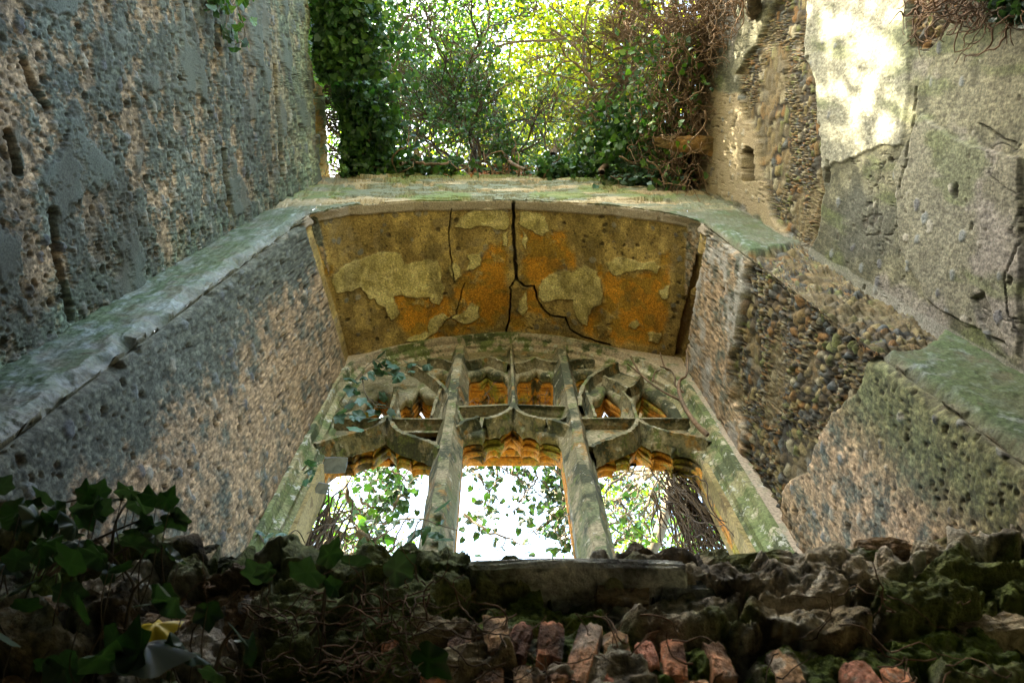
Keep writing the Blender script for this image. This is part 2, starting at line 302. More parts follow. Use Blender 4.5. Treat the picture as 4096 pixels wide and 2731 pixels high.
def f_face(P):
    """the window wall, its recess and soffit share one relief so that their edges meet"""
    U = px(P); W6 = warp(P, U, 9, 5); n = fbm(P, 1.3, 5, 103); n2 = fbm(P, 7, 5, 108)
    x, y, z = P[:, 0], P[:, 1], P[:, 2]; N = len(P)
    h = .035 * (n - .5) + .02 * (n2 - .5)
    front = (y < D + .03); head = (x > JL - .02) & (x < JR + .02) & front
    sof = (z > 7.0) & (y > D + .02) & (np.abs(z - zsoff(x, y)) < .15)
    left = (x < 0)
    # default: pink tan gritty render of the reveals
    tan = np.array((.36, .24, .145)); grey = np.array((.105, .108, .085)); gren = np.array((.065, .095, .045))
    ed = ss(.75, .0, (y - D)) 
    col = mix(np.tile(tan, (N, 1)), grey, ss(.44, .60, fbm(P, 7, 6, 121, .8) * .75 + .15 * fbm(P, 1.2, 3, 122) + ed * .22 * (left) + .08 * ed + .02))
    gz = ss(2.05, 1.55, y) * ss(.38, .55, fbm(P, 1.5, 5, 131) + .1) * (~left) * ss(6.2, 4.8, z); col = mix(col, (.105, .11, .045), gz * .9)
    h, col = gravel(P, h, col, 105, 40, .005, .5); h, col = pits(P, h, col, 112, .30)
    pl = (~left) & (~front); wp = ss(.53, .56, fbm(P, 3.4, 5, 141, .65)) * pl * ss(5.0, 5.6, z); col = mix(col, (.35, .32, .29), wp * .7)
    # front strips
    fc = mix(np.tile(gren, (N, 1)), (.15, .16, .13), ss(.4, .7, n2)); fc = mix(fc, (.24, .27, .26), ss(.56, .66, fbm(P, 26, 3, 151)) * .7)
    fc = mix(fc, (.07, .095, .035), ss(.47, .6, fbm(P, 2.2, 5, 155, .6)) * .7); fc = mix(fc, (.10, .08, .05), ss(.54, .62, fbm(P, 5, 5, 153, .65)) * .6)
    hf = .03 * (n - .5) + .03 * (n2 - .5) + .016 * (fbm(P, 22, 3, 157) - .5); k_ = RNG.normal(size=N); k_ = vn(P, 70, 158) - .5; hf = hf + .004 * k_; fc = fc * (1 + .5 * (vn(P, 80, 159) - .5))[:, None]
    # header plaster
    hc = mix(np.tile(np.array((.17, .175, .12)), (N, 1)), (.38, .29, .18), ss(.50, .57, fbm(P * np.array([.5, 1, 1.4]), 3, 5, 161) + .10 * ss(9.2, 10.6, z)))
    hc = mix(hc, (.13, .17, .04), ss(.5, .6, fbm(P, 1.6, 4, 165)) * .75)
    mh = ss(7.6, 8.4, z)
    fc = mix(fc, (.075, .075, .035), (~left) * .55 * ss(.3, .6, n2)); fc = fc * (1 - mh[:, None]) + hc * mh[:, None]
    rough = ss(.50, .56, fbm(P * np.array([.6, 1, 1.2]), 5, 5, 171, .65) + .12 * ss(9.3, 10.6, z)) * mh; hf = hf + .05 * rough; fc = mix(fc, (.32, .23, .13), rough * .6)
    q = segd(np.stack([x, z], 1), [(JL, 0), (JL, 7.5)], False); f1, f2, i7 = vor(P, 7, 175); e1 = np.where(left, ss(.12, .03, q + .16 * (n2 - .5)), 0)
    q2 = segd(np.stack([x, z], 1), [(JR, 0), (JR, 7.15)], False); e1 = e1 + np.where(~left, ss(.08, .02, q2 + .10 * (n2 - .5)), 0)
    hf = hf + (.02 + .08 * i7) * e1; fc = mix(fc, (.13, .11, .07), e1 * .85)
    m = front.astype(float); h = h * (1 - m) + hf * m; col = col * (1 - m[:, None]) + fc * m[:, None]
    # ragged arris on the reveals
    ar = (~front) * (~sof) * ss(.10, .0, (y - D) + .10 * (n2 - .5)); f1, f2, i = vor(P, 7, 175); h = h + .09 * ar * i; col = mix(col, (.15, .13, .09), ar * .6); col = mix(col, (.05, .04, .03), ar * (1 - ss(0, .12, f2 - f1)) * .8)
    # soffit
    if sof.any():
        k = np.where(sof)[0]; Ps = P[k]; Us = warp(Ps, U[k], 5, 6); nn = fbm(Ps, 5, 5, 181)
        c = mix(np.tile(np.array((.52, .36, .13)), (len(k), 1)), (.30, .20, .07), ss(.42, .6, nn))
        c = mix(c, (.32, .23, .11), ss(.55, .65, fbm(Ps, 9, 4, 183)) * .7)
        hs = .03 * (nn - .5) + .02
        om = np.zeros(len(k)); cm = np.zeros(len(k))
        Uo = U[k] + 14 * (np.stack([fbm(Ps, 9, 5, 71, .7), fbm(Ps, 9, 5, 77, .7)], 1) - .5) * 2
        for p in ORANGE: om = np.maximum(om, poly(Uo, p, 8))
        om = om * ss(.30, .46, fbm(Ps, 5, 5, 78, .65)) * .92
        for p in CREAM: cm = np.maximum(cm, poly(warp(Ps, Us, 6, 14), p, 1.6))
        oc = mix(np.tile(np.array((.62, .27, .03)), (len(k), 1)), (.42, .23, .035), ss(.45, .58, fbm(Ps, 8, 4, 185)))
        c = c * (1 - om[:, None]) + oc * om[:, None]; hs = hs + .012 * om
        cc = mix(np.tile(np.array((.74, .60, .28)), (len(k), 1)), (.54, .43, .17), ss(.4, .6, fbm(Ps, 12, 3, 187)))
        c = c * (1 - cm[:, None]) + cc * cm[:, None]; hs = hs - .018 * cm
        c = c * (.7 + .6 * fbm(Ps, 2.2, 5, 193))[:, None]; c = mix(c, (.12, .085, .025), ss(.52, .66, fbm(Ps * np.array([1, .5, 1]), 7, 5, 195)) * .5); lip = cm * (1 - cm) * 4; c = mix(c, (.13, .09, .04), lip * .6)
        hs, c2 = gravel(Ps, hs, c, 189, 70, .003, .12); c = c2
        h3, c3 = pits(Ps, hs, c, 191, .2, .5); pm = (1 - om) * (1 - cm) * .8; hs = hs * (1 - pm) + h3 * pm; c = c * (1 - pm[:, None]) + c3 * pm[:, None]
        band = ss(.13, .10, Ps[:, 1] - D + .02 * (nn - .5)); c = mix(c, (.38, .31, .25), band * .9); hs = hs - .03 * band
        sl = poly(warp(Ps, U[k], 3, 9), SLOT, 2); hs = hs + .07 * sl; c = mix(c, (.13, .07, .025), sl * .8)
        h[k] = hs; col[k] = c
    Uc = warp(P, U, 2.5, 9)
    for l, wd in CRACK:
        on = sof; k = line(warp(P, Uc, 3.5, 16), l, wd) * on * ss(.15, .4, vn(P, 5, 88) + .25); h = h + .11 * k; col = mix(col, (.02, .015, .01), k * .9)  # crack colour near black: cavity dirt plus painted shade the grid is too coarse for
    fm = poly(warp(P, U, 20, 5), FL_REV, 4) * (x > 0); h, col = flints(P, U, h, col, fm, 44); h = h + .01 * fm; dk = fm * front; col = col * (1 - .10 * dk)[:, None]; col = mix(col, (.10, .07, .03), dk * ss(.5, .6, fbm(P, 5, 4, 177)) * .7); h = h + .05 * dk * (fbm(P * np.array([.4, 1, 1.6]), 8, 4, 178) - .4)
    return h, col
def zsoff(x, y):
    t = np.clip((y - D) / (YW - D), 0, 1); s = (x - (JL + (BL - JL) * t)) / ((JR - JL) + ((BR - BL) - (JR - JL)) * t); s = np.clip(s, 0, 1)
    return zfront(JL + s * (JR - JL)) * (1 - t) + zback(BL + s * (BR - BL)) * t

def surf(name, P, Nn, f, mat, parent, ish):
    nu, nv = ish; P = P.reshape(-1, 3); Nn = Nn.reshape(-1, 3)
    Nn = Nn / np.linalg.norm(Nn, axis=1)[:, None]
    h, col = f(P)
    return new_mesh_obj(name, P - Nn * h[:, None], grid_faces(nu, nv), mat, parent, np.clip(col, .01, .8))
def zrows(zmin, zmax, n, coarse=True):
    z = 1.0 / np.linspace(1 / zmax, 1 / zmin, n)[::-1]
    if coarse: z = np.concatenate([np.linspace(GZ, zmin, 12)[:-1], z])
    return z

# ------------------------------------------------------------------ the tower
tower = thing('ruined_tower', 'roofless ruined flint tower seen from inside, with peeling render and a tall arched window recess', 'ruin', (0, 0, GZ))
def rel(o): o.location = (0, 0, -GZ); return o       # children: keep world coordinates
def side(name, X, y0, y1, ztop, f, ncol, nrow, lab):
    ys = np.linspace(y0, y1, ncol); zs = zrows(2.3, ztop, nrow)
    Y, Z = np.meshgrid(ys, zs, indexing='ij')
    if X < 0: tp_ = 10.40 + .85 * ss(.0, .25, Y) + .03 * np.sin(Y * 31); Z = np.where(Z > 8, 8 + (Z - 8) * (tp_ - 8) / (ztop - 8), Z)
    P = np.stack([np.full_like(Y, X), Y, Z], -1)
    N = np.zeros_like(P); N[..., 0] = -np.sign(X)
    o = rel(surf(name, P, N, f, M_WALL, tower, Y.shape)); o['label'] = lab; return o
side('side_wall', XL, -.95, D + .12, 11.25, f_left, 560, 560, 'grey pitted pebbly side wall with tan scars')
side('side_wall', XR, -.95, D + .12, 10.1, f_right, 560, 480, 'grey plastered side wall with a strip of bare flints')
# front strips
def strip(x0, x1, corner, nz, nx, mat=M_WET):
    xs = np.linspace(x0, x1, nx); zs = zrows(1.3, TOPF, nz)
    Xg, Z = np.meshgrid(xs, zs, indexing='ij'); P = np.stack([Xg, np.full_like(Xg, D), Z], -1); N = np.zeros_like(P); N[..., 1] = -1
    d = np.abs(Xg - corner); zc = 7.5 if corner < 0 else 7.15
    k = (1 - ss(0, .05, d)) * (Z < zc); N[..., 0] += k * (1 if corner < 0 else -1) * .9
    return rel(surf('window_wall', P, N, f_face, mat, tower, Xg.shape))
strip(XL - .12, JL, JL, 620, 110)['label'] = 'green damp strip of wall beside the recess'; strip(JR, XR + .12, JR, 620, 130, M_WALL)['label'] = 'strip of wall with fallen render and bare flints'
def reveal(x0, x1, zc0, zc1, sg, lab):
    t = np.concatenate([np.linspace(0, .1, 24)[:-1], np.linspace(.1, 1.03, 250)]); s = np.linspace(0, 1, 560)
    r = np.concatenate([np.linspace(-1.0, 0, 10)[:-1], s]); T, S = np.meshgrid(t, r, indexing='ij')
    zt = zc0 + (zc1 - zc0) * T + .1 * ss(0, .06, T); zl = 1.25
    Z = np.where(S < 0, zl + S * (zl - GZ), 1 / ((1 - S) / zl + S / zt))
    P = np.stack([x0 + (x1 - x0) * T, D + (YW - D) * T, Z], -1); N = np.zeros_like(P); N[..., 0] = sg; N[..., 1] = sg * -(x1 - x0) / (YW - D)
    k = 1 - ss(0, .04, T); N[..., 1] -= k * .95
    o = rel(surf('reveal', P, N, f_face, M_WALL, tower, T.shape)); o['label'] = lab
reveal(JL, BL, 7.5, 7.92, 1, 'pinkish gritty reveal left of the window'); reveal(JR, BR, 7.15, 7.88, -1, 'reveal right of the window with a swathe of bare flints')
# header + soffit
def header():
    ns = 620; s = np.linspace(0, 1, ns); fr = np.linspace(0, 1, 130)[:-1]; sf = np.concatenate([np.linspace(0, .08, 20)[:-1], np.linspace(.08, 1.03, 270)])
    P = np.zeros((ns, len(fr) + len(sf), 3)); N = np.zeros_like(P)
    xf = JL + s * (JR - JL); zf = zfront(xf); P[:, :len(fr), 0] = xf[:, None]; P[:, :len(fr), 1] = D
    topz = TOPF + .15 * np.sin(xf * 3) 
    P[:, :len(fr), 2] = topz[:, None] + (zf - topz)[:, None] * fr[None, :]; N[:, :len(fr), 1] = -1
    T = sf[None, :]; ext = .12 * ss(0, .06, T); a = (s[:, None] - .5) * 2
    x = (xf[:, None]) * (1 - T) + (BL + s * (BR - BL))[:, None] * T
    z = zf[:, None] * (1 - T) + zback(BL + s * (BR - BL))[:, None] * T
    P[:, len(fr):, 0] = x + ext * np.sign(a) * np.abs(a) ** 12; P[:, len(fr):, 1] = D + (YW - D) * T; P[:, len(fr):, 2] = z
    N[:, len(fr):, 2] = -1; N[:, len(fr):, 1] = 0
    k = 1 - ss(0, .03, sf); N[:, len(fr):, 1] -= k[None, :]
    k2 = ss(.96, 1, fr); N[:, :len(fr), 2] -= k2[None, :] * .95
    M = len(fr) - 4                                   # split the wall part from the vault part
    sh = P[:, :len(fr) + 1].shape; a = rel(surf('window_wall', P[:, :len(fr) + 1], N[:, :len(fr) + 1], f_face, M_WALL, tower, (ns, len(fr) + 1))); a['label'] = 'cracked plaster band above the arch'
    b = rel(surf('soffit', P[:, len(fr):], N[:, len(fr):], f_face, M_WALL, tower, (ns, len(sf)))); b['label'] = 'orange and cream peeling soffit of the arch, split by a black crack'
header()
# back wall and wall bulk behind the viewer
def box(name, a, b, mat, parent=None, col=(.2, .2, .18)):
    a = np.array(a, float); b = np.array(b, float)
    V = np.array([[(a, b)[i][0], (a, b)[j][1], (a, b)[k][2]] for i in (0, 1) for j in (0, 1) for k in (0, 1)])
    F = [(0, 1, 3, 2), (4, 6, 7, 5), (0, 4, 5, 1), (2, 3, 7, 6), (0, 2, 6, 4), (1, 5, 7, 3)]
    return new_mesh_obj(name, V, F, mat, parent, np.tile(col, (8, 1)), smooth=False)
rel(box('back_wall', (XL - .9, YB - .7, GZ), (XR + .9, YB, 4.6), M_WALL, tower, (.24, .22, .19)))
for X, s_, zt in ((XL, -1, 10.3), (XR, 1, 9.95)):
    rel(box('wall_core', (X + s_ * .25, YB + .0, GZ) if s_ > 0 else (X + s_ * .9, YB, GZ), (X + s_ * .9, D - .0, zt) if s_ > 0 else (X + s_ * .25, D, zt), M_WALL, tower))
    rel(box('side_wall', (min(X + s_ * .04, X + s_ * .24), YB, GZ), (max(X + s_ * .04, X + s_ * .24), -.93, zt - .1), M_WALL, tower, (.22, .21, .18)))
    rel(box('wall_core', (min(X - s_ * .2, X + s_ * .9), D + .26, GZ), (max(X - s_ * .2, X + s_ * .9), YW + .7, TOPF - .2), M_WALL, tower)) if False else None

# ------------------------------------------------------------------ curved solids
def plate(name, outer, holes, y0, y1, mat, parent, bev=.0, jit=.007):
    """filled outline in the x-z plane with openings, given thickness from y0 to y1"""
    cu = bpy.data.curves.new(name, 'CURVE'); cu.dimensions = '2D'; cu.fill_mode = 'BOTH'; cu.extrude = (y1 - y0) / 2 - bev; cu.bevel_depth = bev; cu.bevel_resolution = 1
    cu.offset = -bev
    rj = np.random.default_rng(int(y0 * 1000))
    for pts in [outer] + [[(a + rj.normal() * jit, b + rj.normal() * jit) for a, b in h_] for h_ in holes]:
        sp = cu.splines.new('POLY'); sp.points.add(len(pts) - 1); sp.use_cyclic_u = True
        sp.points.foreach_set('co', np.array([(p[0], p[1], 0, 1) for p in pts], float).ravel())
    o = bpy.data.objects.new('tmp', cu); C.objects.link(o); dg = bpy.context.evaluated_depsgraph_get()
    me = bpy.data.meshes.new_from_object(o.evaluated_get(dg)); bpy.data.objects.remove(o)
    V = np.empty(len(me.vertices) * 3); me.vertices.foreach_get('co', V); V = V.reshape(-1, 3)
    W = np.stack([V[:, 0], (y0 + y1) / 2 - V[:, 2], V[:, 1]], 1); me.vertices.foreach_set('co', W.ravel()); me.update()
    me.materials.clear(); me.materials.append(mat)
    ob = bpy.data.objects.new(name, me); C.objects.link(ob); ob.parent = parent; return ob
def smooth_line(pts, n=6):
    P = np.array(pts, float); out = []
    for i in range(len(P) - 1):
        p0 = P[max(i - 1, 0)]; p1 = P[i]; p2 = P[i + 1]; p3 = P[min(i + 2, len(P) - 1)]
        for t in np.linspace(0, 1, n, endpoint=False):
            out.append(.5 * ((2 * p1) + (-p0 + p2) * t + (2 * p0 - 5 * p1 + 4 * p2 - p3) * t * t + (-p0 + 3 * p1 - 3 * p2 + p3) * t ** 3))
    out.append(P[-1]); return np.array(out)
def sweep(name, pts, prof, mat, parent, y=0.0, jit=.004):
    """bar following a line in the window plane; prof = [(offset, depth)...] closed"""
    P = np.array(pts, float); T = np.gradient(P, axis=0); T /= np.linalg.norm(T, axis=1)[:, None]; Nn = np.stack([-T[:, 1], T[:, 0]], 1)
    k = len(prof); V = []
    for p, nn in zip(P, Nn):
        for o_, dd in prof:
            q = p + nn * o_; V.append((q[0] + RNG.normal() * jit, y + dd + RNG.normal() * jit * .6, q[1] + RNG.normal() * jit))
    F = []
    for i in range(len(P) - 1):
        for j in range(k): F.append((i * k + j, i * k + (j + 1) % k, (i + 1) * k + (j + 1) % k, (i + 1) * k + j))
    return new_mesh_obj(name, V, F, mat, parent, smooth=False)
def Wp(u, v): p = onY(u, v, YW); return (p[0], p[2])
def W2(x, y): return Wp(1250 + x * .3827, 1350 + y * .3827)
def W3(x, y): return Wp(2000 + x * .3827, 1350 + y * .3827)
SILL = 3.3
arch = [Wp(1219,1811), Wp(1280,1654), Wp(1350,1532), Wp(1460,1440), Wp(1672,1382), Wp(1850,1358), Wp(2030,1345), Wp(2264,1366), Wp(2525,1436), Wp(2716,1535), Wp(2821,1672), Wp(2873,1790)]
JX0, JX1 = -1.575, 1.825
arch = [(JX0, 5.6), (JX0, 6.3)] + [(min(max(a, JX0), JX1), b) for a, b in arch if b > 6.6] + [(JX1, 6.3), (JX1, 5.6)]
archs = smooth_line(arch, 5)
outline = [(JX0, SILL)] + [tuple(p) for p in archs] + [(JX1, SILL)]
# rear wall of the recess around the window
rw = plate('rear_wall', [(BL - .25, GZ), (BL - .25, 7.2)] + [(x, zback(x) + .12) for x in np.linspace(BL - .25, BR + .2, 24)] + [(BR + .2, 7.2), (BR + .2, GZ)], [outline], YW, YW + .7,
   M_REAR, tower); rel(rw); rw['label'] = 'pale pink plaster round the window'
# window
win = sweep('window', [(JX0, SILL)] + [tuple(p) for p in archs] + [(JX1, SILL)], [(.07, -.01), (.06, -.035), (.0, -.04), (-.012, -.01), (-.02, .035), (-.072, .065), (-.08, .10), (-.12, .13), (-.13, .38), (.06, .38)], M_PALE, tower); rel(win)
win['label'] = 'three-light stone window with cusped tracery'
jam = sweep('jamb_edge', [(JX0 + .135, SILL), (JX0 + .135, 5.7)], [(-.022, .10), (.012, .10), (.012, .39), (-.012, .39)], M_JAMB, win, YW)
sweep('jamb_edge', [(JX1 - .135, SILL), (JX1 - .135, 5.7)], [(-.022, .10), (.012, .10), (.012, .39), (-.012, .39)], M_JAMB, win, YW)
for v in win.data.vertices: v.co.y += YW
MX1, MX2 = -.435, .665
def xm2(z): return .655 + (z - 4.39) * .010
mprof = [(.040, -.02), (-.040, -.02), (-.048, .0), (-.108, .14), (-.120, .16), (-.120, .34), (-.06, .42), (.06, .42), (.120, .34), (.120, .16), (.108, .14), (.048, .0)]
zz = np.linspace(SILL, 8.28, 40)
sweep('mullion', [(MX1, z) for z in zz], mprof, M_STONE, win, YW)
sweep('mullion', [(xm2(z), z) for z in zz], mprof, M_STONE, win, YW)
bar = [(.018, .02), (-.018, .02), (-.024, .06), (-.05, .13), (-.07, .20), (.07, .20), (.05, .13), (.024, .06)]
thin = [(.012, .03), (-.012, .03), (-.018, .07), (-.035, .12), (-.05, .19), (.05, .19), (.035, .12), (.018, .07)]
zt = 6.43
sweep('transom', [(JX0 + .1, zt), (MX1 - .05, zt)], thin, M_STONE, win, YW); sweep('transom', [(MX2 + .08, zt), (JX1 - .1, zt)], thin, M_STONE, win, YW)
zc = 6.74; sweep('transom', [(MX1 + .05, zc - .05), (.1, zc), (.15, zc), (MX2 - .03, zc - .05)], thin, M_STONE, win, YW)
def sw(pts, prof=bar): sweep('tracery_bar', smooth_line(pts, 5), prof, M_STONE, win, YW)
# ogee hoods over the three lights
sw([W2(20,1085), W2(170,1035), W2(350,985), W2(520,945), W2(640,905), W2(720,855), W2(775,790)])
sw([W2(795,790), W2(830,870), W2(900,945), W2(1050,1005), W2(1200,1050), W2(1270,1080), W2(1330,1135)])
sw([W2(1500,905), W2(1600,840), W2(1740,800)]); sw([W2(1800,825), W2(1950,780), W2(2060,720), W2(2100,660)])
sw([W3(150,670), W3(200,740), W3(330,800), W3(480,825)]); sw([W3(510,825), W3(620,850), W3(760,910)])
sw([W3(1440,810), W3(1420,880), W3(1350,950), W3(1200,1010), W3(1050,1060), W3(950,1120)])
sw([W3(1460,840), W3(1600,910), W3(1750,950), W3(1950,985), W3(2120,1020), W3(2200,1060)])
# upper arcs
sw([W2(1000,240), W2(1130,300), W2(1240,375), W2(1370,490), W2(1430,600), W2(1450,690)]); sw([W3(1225,235), W3(1080,300), W3(940,390), W3(865,490), W3(838,600), W3(838,690)])
sw([W2(1590,215), W2(1720,205), W2(1830,170), W2(1940,200), W2(2050,245)], thin); sw([W3(150,245), W3(260,225), W3(370,180), W3(480,215), W3(610,225)], thin)
sw([W2(1200,190), W2(1330,195), W2(1480,235)], thin); sw([W3(720,220), W3(850,190), W3(990,200)], thin)
sw([W2(860,480), W2(850,600), W2(810,720), W2(790,790)], thin); sw([W3(1290,530), W3(1380,640), W3(1420,760), W3(1440,810)], thin)
sw([W2(1340,500), W2(1290,620), W2(1240,780)], thin); sw([W3(900,520), W3(950,640), W3(1000,790)], thin)
sw([W3(1090,370), W3(1200,420), W3(1340,490)], thin); sw([W3(1480,340), W3(1430,430), W3(1350,490)], thin); sw([W2(850,480), W2(960,500), W2(1150,510)], thin) if False else None
sweep('tracery_bar', [(.137, 6.75), (.137, 8.5)], thin, M_STONE, win, YW)
# curved strut down each side of the middle light
sw([W2(1540,600), W2(1510,680), W2(1530,760), W2(1570,830)], thin); sw([W3(700,620), W3(740,700), W3(700,780), W3(640,820)], thin)
def head(x0, x1, zs, za, foils=5, n=5):
    """cusped five-foil head, left to right"""
    Wd = x1 - x0; H = za - zs
    L = [(0, .0), (.01, .14), (.05, .26), (.12, .33), (.18, .33), (.215, .24), (.225, .38), (.26, .50), (.31, .56), (.36, .56), (.385, .47), (.40, .62), (.44, .80), (.5, 1.0)]
    R = [(1 - a, b) for a, b in L[::-1]][1:]
    return [(x0 + a * Wd, zs + b * H) for a, b in L + R]
HX = [(JX0 + .13, MX1 - .11, 5.92, 6.42), (MX1 + .11, MX2 - .12, 6.14, 6.65), (MX2 + .13, JX1 - .14, 5.88, 6.39)]
def lights(d=0.0, dz=0.0):
    out = []
    for x0, x1, zs, za in HX: out.append([(x0 + d, SILL + .05)] + head(x0 + d, x1 - d, zs - dz, za - dz) + [(x1 - d, SILL + .05)])
    return out
def P2(l): return [W2(*p) for p in l]
def P3(l): return [W3(*p) for p in l]
upper = [P2([(1625,605),(1610,330),(1660,255),(1760,260),(1830,200),(1900,260),(1990,255),(2050,330),(2050,605)]), P3([(150,605),(155,330),(215,255),(300,260),(370,200),(440,260),(530,255),(590,330),(600,605)]),
  P2([(930,765),(905,560),(960,500),(1030,520),(1110,400),(1180,480),(1250,500),(1300,560),(1245,765)]), P3([(995,785),(940,600),(970,520),(1060,500),(1110,400),(1170,470),(1240,500),(1300,560),(1240,785)]),
  P2([(500,765),(500,620),(560,520),(640,510),(700,420),(770,500),(835,540),(790,765)]), P3([(1440,765),(1410,600),(1450,500),(1500,400),(1580,470),(1680,520),(1790,640),(1800,755)]),
  P2([(1190,300),(1260,250),(1330,230),(1440,270),(1440,500),(1340,400)]), P3([(770,500),(770,280),(860,225),(960,245),(980,300),(870,410)]),
  P2([(960,975),(1080,960),(1130,975),(1120,1000),(1010,990)]), P2([(1180,960),(1310,960),(1260,1010),(1190,1015)]), P2([(250,945),(350,940),(360,965),(280,990)]),
  P3([(940,985),(1060,985),(1060,1020),(990,1040)])]
core_out = [(JX0 + .02, SILL + .01)] + [(p[0] * .985, p[1] - .03) for p in archs] + [(JX1 - .02, SILL + .01)]
plate('tracery_panel', core_out, lights() + upper, YW + .13, YW + .24, M_STONE, win, .034)
for k, (a, b) in enumerate(((.242, .292), (.294, .332), (.334, .41))):
    plate('tracery_panel', core_out, lights(.016 * (k % 2), (.0, .045, .02)[k]) + upper[:8], YW + a, YW + b, M_ORANGE, win, .010)['label'] = 'ochre stained rear order of the tracery'

# deep ochre backs of the two upper middle panels
pl_ = [(MX1 - .02, 6.70), (MX1 - .02, 8.25), (xm2(8.2) + .02, 8.25), (MX2 + .02, 6.70)]
for a, b in ((.392, .47), (.472, .56), (.562, .66)): plate('tracery_panel', pl_, [[(x, z - (a - .39) * .25) for x, z in h_] for h_ in upper[:2]], YW + a, YW + b, M_ORANGE, win, .012)
for hs, x0, x1 in (([upper[2], upper[4]], -1.5, MX1 - .05), ([upper[3], upper[5]], MX2 + .09, 1.75)):
    for a, b in ((.392, .46), (.462, .53)): plate('tracery_panel', [(x0, 6.5), (x0, 7.15), (x1, 7.15), (x1, 6.5)], [[(x, z - (a - .39) * .3 - .05) for x, z in h_] for h_ in hs], YW + a, YW + b, M_ORANGE, win, .010)
# ------------------------------------------------------------------ tubes and leaves
def tubes(name, lines, mat, parent=None, ns=5):
    V = []; F = []; base = 0
    for pts, r0, r1 in lines:
        P = np.array(pts, float); n = len(P)
        if n < 2: continue
        T = np.gradient(P, axis=0); T /= np.maximum(np.linalg.norm(T, axis=1), 1e-9)[:, None]
        a = np.array([.31, .55, .77]); A = np.cross(T, a); A /= np.maximum(np.linalg.norm(A, axis=1), 1e-9)[:, None]; B = np.cross(T, A)
        r = np.linspace(r0, r1, n)[:, None, None]; th = np.linspace(0, 2 * np.pi, ns, endpoint=False)
        ring = P[:, None, :] + r * (np.cos(th)[None, :, None] * A[:, None, :] + np.sin(th)[None, :, None] * B[:, None, :])
        V.append(ring.reshape(-1, 3))
        i = np.arange(n - 1)[:, None] * ns; j = np.arange(ns)[None, :]; j2 = (j + 1) % ns
        F.append((base + np.stack([i + j, i + j2, i + ns + j2, i + ns + j], -1)).reshape(-1, 4)); base += n * ns
    return new_mesh_obj(name, np.concatenate(V), np.concatenate(F), mat, parent)
def walk(p, d, L, step=.06, wig=.35, g=(0, 0, 0), rng=RNG):
    p = np.array(p, float); d = np.array(d, float); d /= np.linalg.norm(d); out = [p.copy()]
    for i in range(max(int(L / step), 2)):
        d = d + rng.normal(size=3) * wig + np.array(g); d /= np.linalg.norm(d); p = p + d * step; out.append(p.copy())
    return np.array(out)
def branchy(p, d, L, r, depth, wig=.25, g=(0, 0, 0), kids=(3, 5), spread=.8, step=.07, out=None, fall=.6):
    if out is None: out = []
    ln = walk(p, d, L, step, wig, g); out.append((ln, r, r * .45))
    if depth > 0:
        for k in range(RNG.integers(kids[0], kids[1] + 1)):
            t = RNG.uniform(.25, .98); i = int(t * (len(ln) - 1)); dd = ln[min(i + 1, len(ln) - 1)] - ln[max(i - 1, 0)]; dd /= np.linalg.norm(dd) + 1e-9
            q = dd + RNG.normal(size=3) * spread; branchy(ln[i], q, L * fall * RNG.uniform(.7, 1.2), r * .55, depth - 1, wig, g, kids, spread, step, out, fall)
    return out
IVY = np.array([(0, 0, 0), (-.22, -.10, .0), (-.42, .04, -.05), (-.40, .26, .0), (-.42, .48, -.06), (-.24, .66, .0), (0, 1.0, -.10), (.24, .66, .0), (.42, .48, -.06), (.40, .26, .0), (.42, .04, -.05), (.22, -.10, .0), (0, .35, .06)])
IVF = np.array([(12, i, (i + 1) % 12) for i in range(12)])
OVL = np.array([(0, 0, 0), (-.22, .25, .05), (-.27, .55, .05), (-.13, .82, .02), (0, 1, -.05), (.13, .82, .02), (.27, .55, .05), (.22, .25, .05), (0, .5, -.04)])
OVF = np.array([(8, i, (i + 1) % 8) for i in range(8)])
def leaves(name, Pc, size, mat, parent, cols, kind='ivy', nrm=None, rnd=1.0, tip=None, jit=.25):
    T, F = (IVY, IVF) if kind == 'ivy' else (OVL, OVF) if kind == 'oval' else FINE[:2]; n = len(Pc); Pc = np.asarray(Pc, float)
    N = RNG.normal(size=(n, 3)) * rnd + (0 if nrm is None else np.array(nrm)); N /= np.linalg.norm(N, axis=1)[:, None]
    t = RNG.normal(size=(n, 3)) * .8 + (np.array((0, 0, -.8)) if tip is None else np.array(tip)); t -= N * (t * N).sum(1)[:, None]; t /= np.linalg.norm(t, axis=1)[:, None]
    b = np.cross(t, N); s = (size * RNG.uniform(1 - jit * 1.4, 1 + jit, n)) if np.isscalar(size) else size
    wv = RNG.uniform(.75, 1.15, n); cv = RNG.uniform(-1.2, 2.2, n)
    V = Pc[:, None, :] + s[:, None, None] * (T[None, :, 0, None] * b[:, None, :] * wv[:, None, None] + T[None, :, 1, None] * t[:, None, :] + T[None, :, 2, None] * N[:, None, :] * cv[:, None, None])
    FF = (F[None] + (np.arange(n) * len(T))[:, None, None]).reshape(-1, 3)
    cols = np.asarray(cols, float); ci = RNG.integers(0, len(cols), n); c = cols[ci] * RNG.uniform(.7, 1.3, n)[:, None]
    return new_mesh_obj(name, V.reshape(-1, 3), FF, mat, parent, (np.repeat(c, len(T), 0) if kind != 'fine' else (c[:, None, :] * FINE[2][None, :, None]).reshape(-1, 3)), smooth=kind == 'fine')
G_IVY = [(.035, .095, .028), (.055, .13, .03), (.03, .07, .03), (.08, .16, .03)]
G_DARK = [(.02, .045, .02), (.03, .06, .03), (.04, .07, .045)]
G_LITE = [(.09, .17, .03), (.12, .20, .03), (.07, .14, .03)]
G_YEL = [(.42, .42, .05), (.50, .46, .06), (.28, .36, .05), (.52, .48, .09)]
